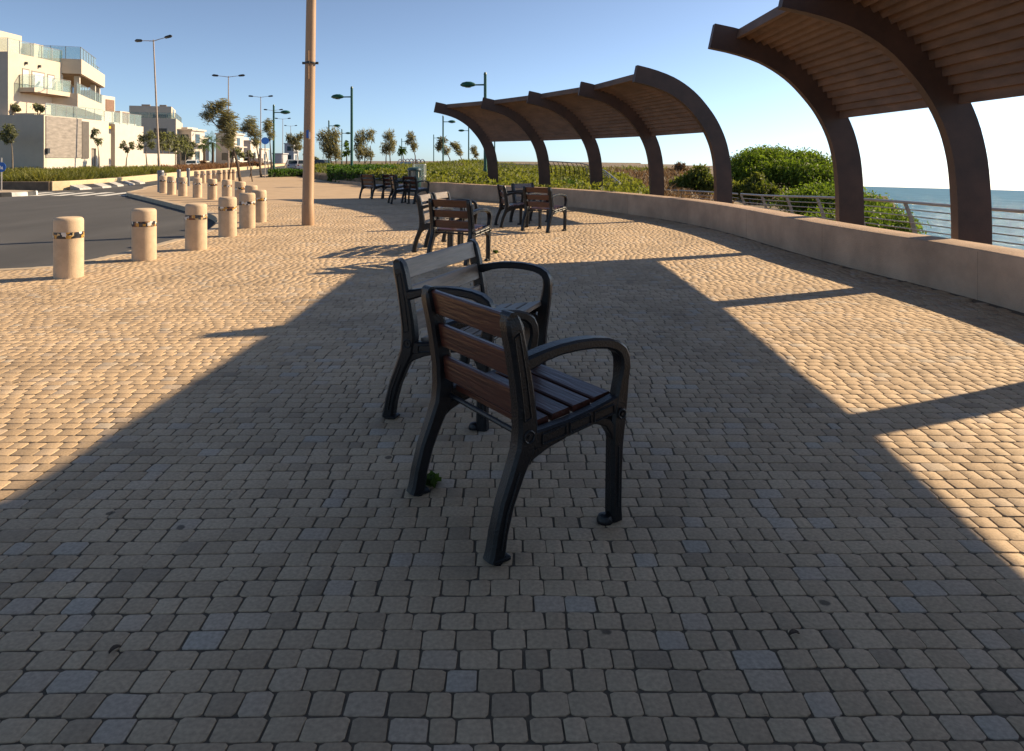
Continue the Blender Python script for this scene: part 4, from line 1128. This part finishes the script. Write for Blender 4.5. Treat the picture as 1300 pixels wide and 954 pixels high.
def palm(label, px, d, yt, yb):
    t = thing('palm_tree', label, 'palm tree', (xat(px,d),d,0), 0, 'street palms'); h = zat(yt,d)
    trunk_obj([([(0,0,-.3),(.05,0,h*.5),(0,0,h)], .22, .16)], M['bark'], t)
    b = []; 
    for k in range(34):
        a = rng.random()*2*PI; el = R(rng.uniform(-30,75)); L = rng.uniform(1.5,2.2)
        p = np.array([0,0,h]); v = np.array([math.cos(a)*math.cos(el), math.sin(a)*math.cos(el), math.sin(el)])
        for s in range(9):
            p = p + v*L/9; v = v + np.array([0,0,-.13]); v /= np.linalg.norm(v)
            side = np.cross(v,[0,0,1]); side /= np.linalg.norm(side)+1e-9
            w = .34*math.sin((s+1.2)/10*PI)
            for sg in (-1,1):
                tip = p + side*sg*w + v*.18 + np.array([0,0,-.08])
                b.append((p, p+v*.10, tip+v*.05, tip))
    V_ = np.array(b).reshape(-1,3); n_ = len(b)
    np_mesh('crown', V_, np.arange(n_*4).reshape(-1,4), M['green_leaf'], t, rng.random(n_)*.8)
    return t
palm('short palm tree right of the white car, left one of two', 259, 118, 184, 206)
palm('bushy palm tree left of the leaning tree, right one of two', 270, 112, 181, 206)
tree('round_tree','rounded tree below the white house right of the palms',300,206,130,186,[(300,192,0,7,6),(294,196,0,5,5),(307,197,0,5,4)],[[(300,207),(300,202),(300,196)]],OL,1500,.28)
tree('round_tree','small tree in front of the far white house, left of the third road lamp',316,206,135,188,[(316,195,0,5,5),(321,199,0,4,4)],[[(316,207),(316,202),(316,197)]],OL,1000,.28)
tree('round_tree','far hazy tree behind the parked silver car',390,208,150,186,[(389,196,0,6,6),(396,200,0,5,4),(402,202,0,4,4)],[[(390,209),(390,204),(390,198)]],OL,1200,.3)
x = xat(258,112); shrub('round rusty-brown bush beside the white car', x, 112, .2, [(0,0,.5,.9,.8,.55),(.6,0,.4,.6,.6,.4),(-.5,0,.4,.6,.6,.4)], 1500, .14, M['red_grass'], 'bush')
x = xat(322,118); shrub('second rusty bush farther along the median', x, 118, .2, [(0,0,.4,.8,.7,.45),(.7,0,.3,.5,.5,.3)], 900, .14, M['red_grass'], 'bush')

# ------------------------------------------------------------------ cars
def car(label, paint, loc, rz, van=False):
    t = thing('parked_car', label, 'car', loc, rz)
    w = .86
    low = [(-2.05,.30),(-2.08,.55),(-2.0,.82),(-1.2,.90),(.75,.92),(1.75,.80),(2.05,.62),(2.08,.32)]
    b = MB(); sec = []
    for y, k in ((-w,.0),(-w*.97,1),(w*.97,1),(w,0)):
        pass
    top = list(low); n = len(top)
    rings = []
    for y, s in ((-w,.965),(-w+.06,1.0),(w-.06,1.0),(w,.965)): rings += [(x*s, y, .3+(z-.3)*s) for x, z in top]
    fs = [(r*n+i, r*n+(i+1)%n, (r+1)*n+(i+1)%n, (r+1)*n+i) for r in range(3) for i in range(n)]
    fs += [tuple(range(n-1,-1,-1)), tuple(range(3*n,4*n))]
    b.add(rings, fs); body = b.build('body', paint, t, smooth=True)
    cab = [(-1.95 if van else -1.75,.86),(-1.6 if van else -1.15,1.42),(.05,1.46),(.55,1.34),(1.25,.88)]
    b = MB(); n = len(cab); rings = []
    for y, s in ((-w+.06,0),(w-.06,0)):
        for x, z in cab:
            ins = (z-.86)/.6*.16; rings.append((x, y+(ins if y < 0 else -ins), z))
    b.add(rings, [tuple(range(n-1,-1,-1)), tuple(range(n,2*n))]+[(i,(i+1)%n,n+(i+1)%n,n+i) for i in range(n)]); b.build('cabin', paint, t)
    def pane(p, name='window'):
        MB().add(p, [tuple(range(len(p)))]).build(name, M['dark_glass'], t)
    def lerp(a, c, f): return tuple(a[i]+(c[i]-a[i])*f for i in range(3))
    def side(y): 
        s = 1 if y > 0 else -1
        pr = []
        for x, z in ((-1.5 if not van else -1.7,.93),(-1.05 if not van else -1.45,1.36),(.0,1.38),(.42,1.30),(1.0,.93)):
            ins = (z-.86)/.6*.16; pr.append((x, s*(w-.06-ins+.008), z))
        return pr
    pane(side(1)); pane(side(-1))
    f0, f1 = (1.25,.88),(.55,1.34)
    def ws(a, c, dx, m=.10):
        out = []
        for (f, s) in ((.1,-1),(.1,1),(.92,1),(.92,-1)):
            x = a[0]+(c[0]-a[0])*f; z = a[1]+(c[1]-a[1])*f; ins = (z-.86)/.6*.16+m; out.append((x+dx, s*(w-.06-ins), z+.006))
        return out
    pane(ws(f0, f1, .008), 'windscreen'); pane(ws(cab[0], cab[1], -.008), 'rear_window')
    for sx in (-1.28, 1.30):
        for sy in (-1,1):
            o = MB(); o.tube([(sx, sy*(w-.20), .31),(sx, sy*(w+.015), .31)], .31, 16); wh = o.build('wheel', M['tyre'], t, smooth=True)
            o = MB(); o.tube([(sx, sy*(w+.008), .31),(sx, sy*(w+.022), .31)], [.2,.18], 12); o.build('rim', M['steel'], wh)
    for sy in (-1,1):
        b = MB(); b.box(2.0, sy*.62, .64, .12, .30, .13, 0, .02); b.build('headlight', M['headlight'], t)
        b = MB(); b.box(-2.02, sy*.66, .72, .08, .24, .16, 0, .02); b.build('taillight', M['taillight'], t)
    b = MB(); b.box(2.05, 0, .42, .06, 1.1, .12, 0, .02); b.build('grille', M['black_paint'], t)
    b = MB(); b.box(-2.065, 0, .56, .03, .5, .11); b.build('number_plate', M['white_paint'], t)
    return t
def carat(label, paint, px, d, rz, z=-.12, van=False): return car(label, M[paint], (xat(px,d), d, z), rz, van)
road_dir = math.atan2(1, -.243)
carat('white car driving toward the camera left of the round brown bush', 'car_white', 244, 106, road_dir+PI)
carat('silver car with a dark rear window, left of the tan pole', 'car_silver', 371, 100, road_dir+R(8))
carat('white car half hidden behind the tan pole', 'car_white', 382.5, 99, road_dir+R(10), van=True)
carat('dark car parked in the distance just right of the tan pole', 'car_dark', 406, 122, road_dir+R(55))
carat('brown car far down the street, left of the third road lamp', 'car_brown', 319, 150, road_dir+PI)

# ------------------------------------------------------------------ houses
def fy(px, X): return F*X/(px-CX)          # depth where the facade plane X meets column px
ZG = .3
def glass_run(parent, pts, z0, h, name='glass_balustrade', gap=.02, post=True):
    g = MB(); p = MB()
    for (xa,ya),(xb,yb) in zip(pts[:-1], pts[1:]):
        L_ = math.hypot(xb-xa, yb-ya); a = math.atan2(yb-ya, xb-xa); n = max(1, round(L_/1.3))
        for k in range(n):
            f = (k+.5)/n; g.box(xa+(xb-xa)*f, ya+(yb-ya)*f, z0+h/2, L_/n-.06, .02, h-.06, a)
            p.box(xa+(xb-xa)*k/n, ya+(yb-ya)*k/n, z0+h/2, .05, .05, h, a)
        p.box((xa+xb)/2, (ya+yb)/2, z0+h+.012, L_, .06, .024, a)
    o = g.build(name, M['rail_glass'], parent)
    p.build('balustrade_rail', M['steel'], o)
# villa A
XA = -41.0
t = thing('villa', 'nearest cream villa at the left edge with three white-shuttered windows over a balcony', 'house', (0,0,0))
b = MB(); b.span(-56, XA, 59.6, 66.9, ZG, 10.2); b.build('wall', M['limestone'], t)
b = MB(); b.span(-56, -43.5, 57.6+2.2, 65.0, 10.2, 12.35); b.build('penthouse', M['limestone'], t)
b = MB(); b.span(-50, -42.6, 65.3, 66.6, 10.203, 11.75); b.build('stair_head', M['limestone'], t)
b = MB(); b.span(XA, -39.7, 60.9, 66.0, 7.03, 7.40); b.build('balcony', M['limestone'], t)
b = MB(); b.span(XA+.003, -39.9, 61.1, 65.8, 6.96, 7.028); b.build('balcony_soffit', M['soffit'], t)
glass_run(t, [(XA+.05,60.95),(-39.75,60.95),(-39.75,65.95),(XA+.05,65.95)], 7.4, 1.05)
glass_run(t, [(-52,59.65),(XA-.05,59.65),(XA-.05,66.8),(-46,66.8)], 10.2, 1.1)
for p0, p1, yt in ((28,37,86.6),(40,56.6,89.7),(60,69,94)):
    y0, y1 = fy(p0, XA), fy(p1, XA); zt_ = zat(yt, y0)
    fr = MB(); fr.span(XA-.05, XA+.03, y0, y1, 7.42, zt_); fo = fr.build('window', M['gate'], t)
    s = MB(); s.span(XA+.031, XA+.045, y0+.06, y1-.12, 7.45, zt_-.12); s.build('shutter', M['shutter'], fo)
for px, yy in ((32,80.5),(49,84.5)):
    b = MB(); y0 = fy(px,XA); b.box(XA+.10, y0, zat(yy,y0), .2,.14,.22); b.build('wall_lamp', M['dark_metal'], t)
b = MB(); b.span(XA+.2, -39.2, 60.0, 66.9, ZG, 5.2); b.build('terrace', M['limestone'], t)
for px_, d_, lab in ((16,58.2,'bushy pot plant on the terrace at the far left'),(48,58.2,'smaller pot plant on the terrace behind the garden wall corner')):
    shrub(lab, xat(px_,d_+2), d_+2, 5.2, [(0,0,.45,.5,.4,.4),(.35,0,.35,.35,.3,.3)], 500, .1, M['olive'], 'pot plant')
# garden wall in front of the villas
XW = -37.7
t = thing('garden_wall', 'tall cream garden wall with a grey stone panel in front of the villas', 'wall', (XW,59,ZG))
def tw(b): b.v = [(x-XW, y-59, z-ZG) for x, y, z in b.v]; return b
Yg0, Yg1 = fy(116,XW), fy(122,XW); Yr0, Yr1 = fy(138,XW), fy(146,XW); YE = fy(182,XW)
b = MB(); b.span(-60, XW, 59.0, 59.4, -.1, 5.0); tw(b).build('side_wall', M['limestone'], t)
b = MB(); b.span(XW-.4, XW, 59.402, Yg0, -.1, 4.97)
b.span(XW-.4, XW, Yg0+.002, Yg1, 2.4, 4.968); b.span(XW-.4, XW, Yg1+.002, Yr0, -.1, 4.966)
b.span(XW-1.6, XW-1.2, Yr0-.4, Yr1+.4, -.1, 4.3); b.span(XW-.4, XW, Yr1, YE, -.1, 4.75)
b.span(XW-.4, XW, YE+.002, YE+7, -.1, 2.0)
tw(b).build('wall', M['white_render'], t)
b = MB(); b.span(XW, XW+.06, 59.2, fy(103,XW), 1.55, 4.93); tw(b).build('stone_panel', M['grey_clad'], t)
b = MB(); b.span(XW, XW+.08, fy(103,XW)+.03, fy(112,XW), 1.5, 4.75)
tw(b).build('louvre_panel', M['dark_clad'], t)
b = MB(); b.span(XW-.22, XW-.14, Yg0, Yg1, 0, 2.39); g = tw(b).build('gate', M['gate'], t)
b = MB(); b.span(XW-.138, XW-.10, Yg1-.35, Yg1-.28, .3, 1.6); tw(b).build('handle', M['steel'], g)
b = MB(); b.span(XW-1.19, XW-.3, Yr0+.1, Yr1-.1, 4.32, 4.55); tw(b).build('awning', M['yellow'], t)
b = MB(); b.box(XW+.12, 59.3, 2.1, .18, .3, .42); tw(b).build('meter_box', M['dark_metal'], t)
gl_t = bpy.data.objects.new('glass_screen', None)
g = MB(); p = MB(); 
for y0, y1, z0, h in ((59.5,fy(134,XW),5.0,1.0),(fy(135,XW),YE,4.76,1.15)):
    n = round((y1-y0)/1.3)
    for k in range(n):
        yc = y0+(y1-y0)*(k+.5)/n; g.box(XW-.2, yc, z0+h/2, .02, (y1-y0)/n-.05, h-.04); p.box(XW-.2, y0+(y1-y0)*k/n, z0+h/2, .04,.04,h)
    p.box(XW-.2,(y0+y1)/2, z0+h, .05,(y1-y0),.03)
bpy.data.objects.remove(gl_t)
o = tw(g).build('glass_screen', M['rail_glass'], t); tw(p).build('screen_rail', M['steel'], o)
# villa B, turned
u = Vector((-.36,.93,0)).normalized(); nrm = Vector((u.y,-u.x,0)); aB = math.atan2(u.y, u.x)
t = thing('villa', 'villa with deep overhanging balconies and blue-green glass rails, second from the left', 'house', (-39.5,67.2,0), aB)
# local: x along facade, y = -outward  (outward = -y local)
LB = 13.7
b = MB(); b.span(0.5, LB, 2.6, 14, ZG, 9.24); b.build('wall', M['limestone'], t)
b = MB(); b.span(0, LB, 0, 14.2, 9.25, 10.6); b.build('upper_balcony', M['limestone'], t)
b = MB(); b.span(.1, LB-.1, .1, 2.58, 9.17, 9.247); b.build('soffit', M['soffit'], t)
b = MB(); b.span(-1.2, LB, .1, 2.55, 6.1, 7.35); b.build('lower_balcony', M['limestone'], t)
glass_run(t, [(.05,6),(.05,.08),(LB*.62,.08)], 10.6, 1.1); glass_run(t, [(LB*.62,.5),(LB-.2,.5)], 10.6, .7)
glass_run(t, [(-1.1,.2),(LB-.1,.2)], 7.35, 1.0)
for x0 in (1.2, 9.8, 12.6):
    b = MB(); b.span(x0, x0+.45, .35, .8, 7.352, 9.168); b.build('column', M['white_render'], t)
for x0, x1 in ((2.2,4.6),(5.4,8.6),(10.4,12.2)):
    b = MB(); b.span(x0,x1,2.55,2.62,7.36,9.0); fo = b.build('window', M['gate'], t)
    b = MB(); b.span(x0+.1,x1-.1,2.53,2.549,7.45,8.9); b.build('pane', M['dark_glass'], fo)
# villa C
XC = -46.0
t = thing('villa', 'small white house with brown louvred windows, third from the left', 'house', (0,0,0))
y0, y1 = fy(129,XC), fy(146,XC); y2 = fy(158,XC)
b = MB(); b.span(-58,XC,y0,y1,ZG,8.6); b.build('wall', M['white_render'], t)
b = MB(); b.span(-58,XC+.6,y1+.002,y2,ZG,7.0); b.build('side_wing', M['white_render'], t)
b = MB(); b.span(-50,XC-1.5,y0+.5,y0+2,8.6,9.2); b.build('roof_box', M['gate'], t)
b = MB(); b.span(XC,XC+.06,fy(134,XC),fy(144.5,XC),zat(142,85),zat(128,85)); b.build('window', M['brown_win'], t)
b = MB(); b.span(XC+.6,XC+.66,fy(149,XC),fy(157,XC),5.6,6.9); b.build('window', M['brown_win'], t)
b = MB(); b.span(XC+.003,XC+1.4,y0,y2,5.2,5.55); b.build('balcony', M['white_render'], t)
# house D, turned like the second villa
YD = 115; xr = xat(217.5,YD)
t = thing('house', 'grey-shaded block with a flat roof directly behind the tallest road lamp', 'house', (xr,YD,0), aB)
zt_ = zat(135.5,YD); zm = zat(151,YD)
b = MB(); b.span(0,10,0,5.9,zm+.003,zt_); b.build('upper_storey', M['limestone'], t)
b = MB(); b.span(-.7,17,-.7,7.2,ZG,zm); b.build('wall', M['limestone'], t)
b = MB(); b.span(-.05,.1,.5,2.6,zat(150,YD),zat(146,YD)); b.build('window', M['dark_glass'], t)
b = MB(); b.span(3,5,-.05,.1,zm+.4,zm+1.7); b.build('window', M['dark_glass'], t)
glass_run(t, [(-.6,6.9),(-.6,-.6),(16.5,-.6)], zm+.002, .9)
for y0 in (.6, 3.9):
    b = MB(); b.span(-.76,-.6,y0,y0+1.8,4.6,6.2); b.build('window', M['dark_glass'], t)
for x0 in (1.5,6,10.5):
    b = MB(); b.span(x0,x0+1.8,-.76,-.6,4.4,6.2); b.build('window', M['dark_glass'], t)
b = MB(); b.span(2,3,3.2,4.4,zt_+.003,zat(132.5,YD)); b.build('roof_tank', M['gate'], t)
b = MB(); b.span(4,5.5,1,2,zt_+.003,zt_+.5); b.build('roof_tank', M['gate'], t)
# farther houses
def simple_house(label, px0, px1, d, ytop, lit=4.0, m='white_render', steps=()):
    t = thing('house', label, 'house', (0,0,0))
    xl, xr = xat(px0,d), xat(px1,d); zt_ = zat(ytop,d); DD = 5.0
    b = MB(); b.span(xl,xr,d,d+DD,ZG,zt_); b.build('wall', M[m], t)
    b = MB(); b.span(xl-.15,xr+.25,d-.2,d+DD+.2,zt_+.003,zt_+.28); b.build('roof', M[m], t)
    n = max(1, int((xr-xl)/2.6))
    for k in range(n):
        x = xl+(xr-xl)*(k+.5)/n
        for z in np.arange(1.2, zt_-1.6, 2.8):
            b = MB(); b.span(x-.6,x+.6,d-.03,d+.1,z,z+1.4); b.build('window', M['dark_glass'], t)
    for z in np.arange(1.2, zt_-1.6, 2.8):
        for k in range(1):
            b = MB(); b.span(xr-.1,xr+.04,d+1.5+k*3.5,d+3.1+k*3.5,z,z+1.5); b.build('window', M['dark_glass'], t)
        b = MB(); b.span(xr+.003,xr+.9,d+.5,d+4.5,z-.35,z-.15); b.build('balcony', M[m], t)
    for a, c, yt2 in steps:
        b = MB(); b.span(xat(a,d),xat(c,d),d+.6,d+4.4,zt_+.29,zat(yt2,d)); b.build('roof_room', M[m], t)
    return t
simple_house('white house with stepped terraces right of the flat-roofed block', 226, 243, 118, 166, steps=((228,236,161.5),))
simple_house('low white house above the white car', 238, 251, 135, 176)
simple_house('wide white house behind the largest leaning tree', 274, 297, 140, 171, steps=((276,290,166.5),))
simple_house('white house between the first two leaning trees', 296, 318, 150, 180, steps=((298,306,174.5),))
simple_house('small pale house right of the third road lamp', 322, 332, 180, 190)
simple_house('distant grey block showing left of the tan pole', 361, 373, 230, 183, m='far_block', steps=((364,370,179),))
simple_house('low pale building far left of the parked cars', 346, 358, 200, 196, m='far_block')
b = MB(); b.span(-62,-57.3,128,128.3,0,1.3); b.span(-57.3,-51,150,150.3,0,1.6)
tag(b.build('street_wall', M['white_render']), 'low white wall along the far side of the street', 'wall')
t = thing('weed', 'tiny green weed growing at the rear foot of the closest armchair', 'weed', ground(543,617))
p, tt = blob_points([(0,0,.03,.035,.035,.025),(.02,.01,.02,.03,.03,.02)], 60, 5, .5); V_, Q_ = leaves(p, .028, 1.5)
np_mesh('foliage', V_, Q_, M['green_leaf'], t, tt)
p0 = ground(628,322)
t2 = dup(t, 'small weed growing beside the front leg of the middle armchair', p0)

for px_, y_, lab in ((1150,359,'small dark scrap lying on the sunlit paving near the low wall'),(1008,808,'withered leaf on the shaded paving at the lower right'),(146,828,'withered leaf on the shaded paving at the lower left'),(742,311,'dry leaf on the sunlit paving below the second chair cluster')):
    g_ = ground(px_, y_); lb = MB(); vs_l = []
    for i_ in range(5):
        f_ = i_/4; w_ = .016*math.sin(PI*(.12+.8*f_))
        for sg in (-1,0,1): vs_l.append((sg*w_, -.03+.06*f_, .004+.010*abs(sg)+.010*math.sin(f_*PI)))
    vs_l = [(x_*.6, y2*.6, z_*.6) for x_, y2, z_ in vs_l]; lb.add(vs_l+[(x_,y2,z_+.0012) for x_,y2,z_ in vs_l], [(i_*3+k_,i_*3+k_+1,i_*3+k_+4,i_*3+k_+3) for i_ in range(4) for k_ in range(2)]+[(15+i_*3+k_+3,15+i_*3+k_+4,15+i_*3+k_+1,15+i_*3+k_) for i_ in range(4) for k_ in range(2)])
    o = lb.build('fallen_leaf', M['bark'], loc=(g_[0],g_[1],.001)); o.rotation_euler = (0,0,rng.random()*6); tag(o, lab, 'leaf', 'litter on the paving')
# ------------------------------------------------------------------ camera, sky, sun
cam = bpy.data.cameras.new('camera'); co = bpy.data.objects.new('camera', cam); C.objects.link(co)
co.location = (0,0,CAMH); co.rotation_euler = (R(90),0,0)
cam.sensor_width = 36; cam.lens = F/1300*36; cam.shift_y = -(477-HY)/1300; cam.clip_end = 30000; cam.clip_start = .05
scene.camera = co
EL, AZ = R(29.2), math.atan2(.894,.447)
w = bpy.data.worlds.new('World'); scene.world = w; w.use_nodes = True
nt = w.node_tree; bg = nt.nodes['Background']
sky = nt.nodes.new('ShaderNodeTexSky'); sky.sky_type = 'NISHITA'; sky.sun_disc = False
sky.sun_elevation = EL; sky.sun_rotation = AZ; sky.altitude = 0; sky.air_density = 0.65; sky.dust_density = 0.5; sky.ozone_density = 3.5
tc = nt.nodes.new('ShaderNodeTexCoord'); mp = nt.nodes.new('ShaderNodeMapping'); mp.vector_type = 'POINT'
mp.inputs['Rotation'].default_value = (0.0235, -0.0265, 0)
nt.links.new(tc.outputs['Generated'], mp.inputs['Vector']); nt.links.new(mp.outputs[0], sky.inputs['Vector'])
sc_ = nt.nodes.new('ShaderNodeMix'); sc_.data_type = 'RGBA'; sc_.blend_type = 'MULTIPLY'; sc_.inputs[0].default_value = 1; sc_.inputs[7].default_value = (.9,.9,.9,1)
gm = nt.nodes.new('ShaderNodeGamma'); gm.inputs['Gamma'].default_value = 1.35      # deep polarised sky
hs = nt.nodes.new('ShaderNodeHueSaturation'); hs.inputs['Saturation'].default_value = 0.76; hs.inputs['Hue'].default_value = 0.49
nt.links.new(sky.outputs[0], sc_.inputs[6]); nt.links.new(sc_.outputs[2], gm.inputs['Color']); nt.links.new(gm.outputs[0], hs.inputs['Color'])
nt.links.new(hs.outputs[0], bg.inputs['Color']); bg.inputs['Strength'].default_value = 0.055
sun = bpy.data.lights.new('sun', 'SUN'); so = bpy.data.objects.new('sun', sun); C.objects.link(so)
sun.energy = 5.0; sun.angle = R(.55); sun.color = (1.0,.79,.52)
dv = Vector((-math.sin(AZ)*math.cos(EL), -math.cos(AZ)*math.cos(EL), -math.sin(EL)))
so.rotation_euler = dv.to_track_quat('-Z','Y').to_euler()
vs_ = scene.view_settings; vs_.view_transform = 'Standard'; vs_.look = 'None'; vs_.gamma = 1; vs_.exposure = 0.9; vs_.use_curve_mapping = False
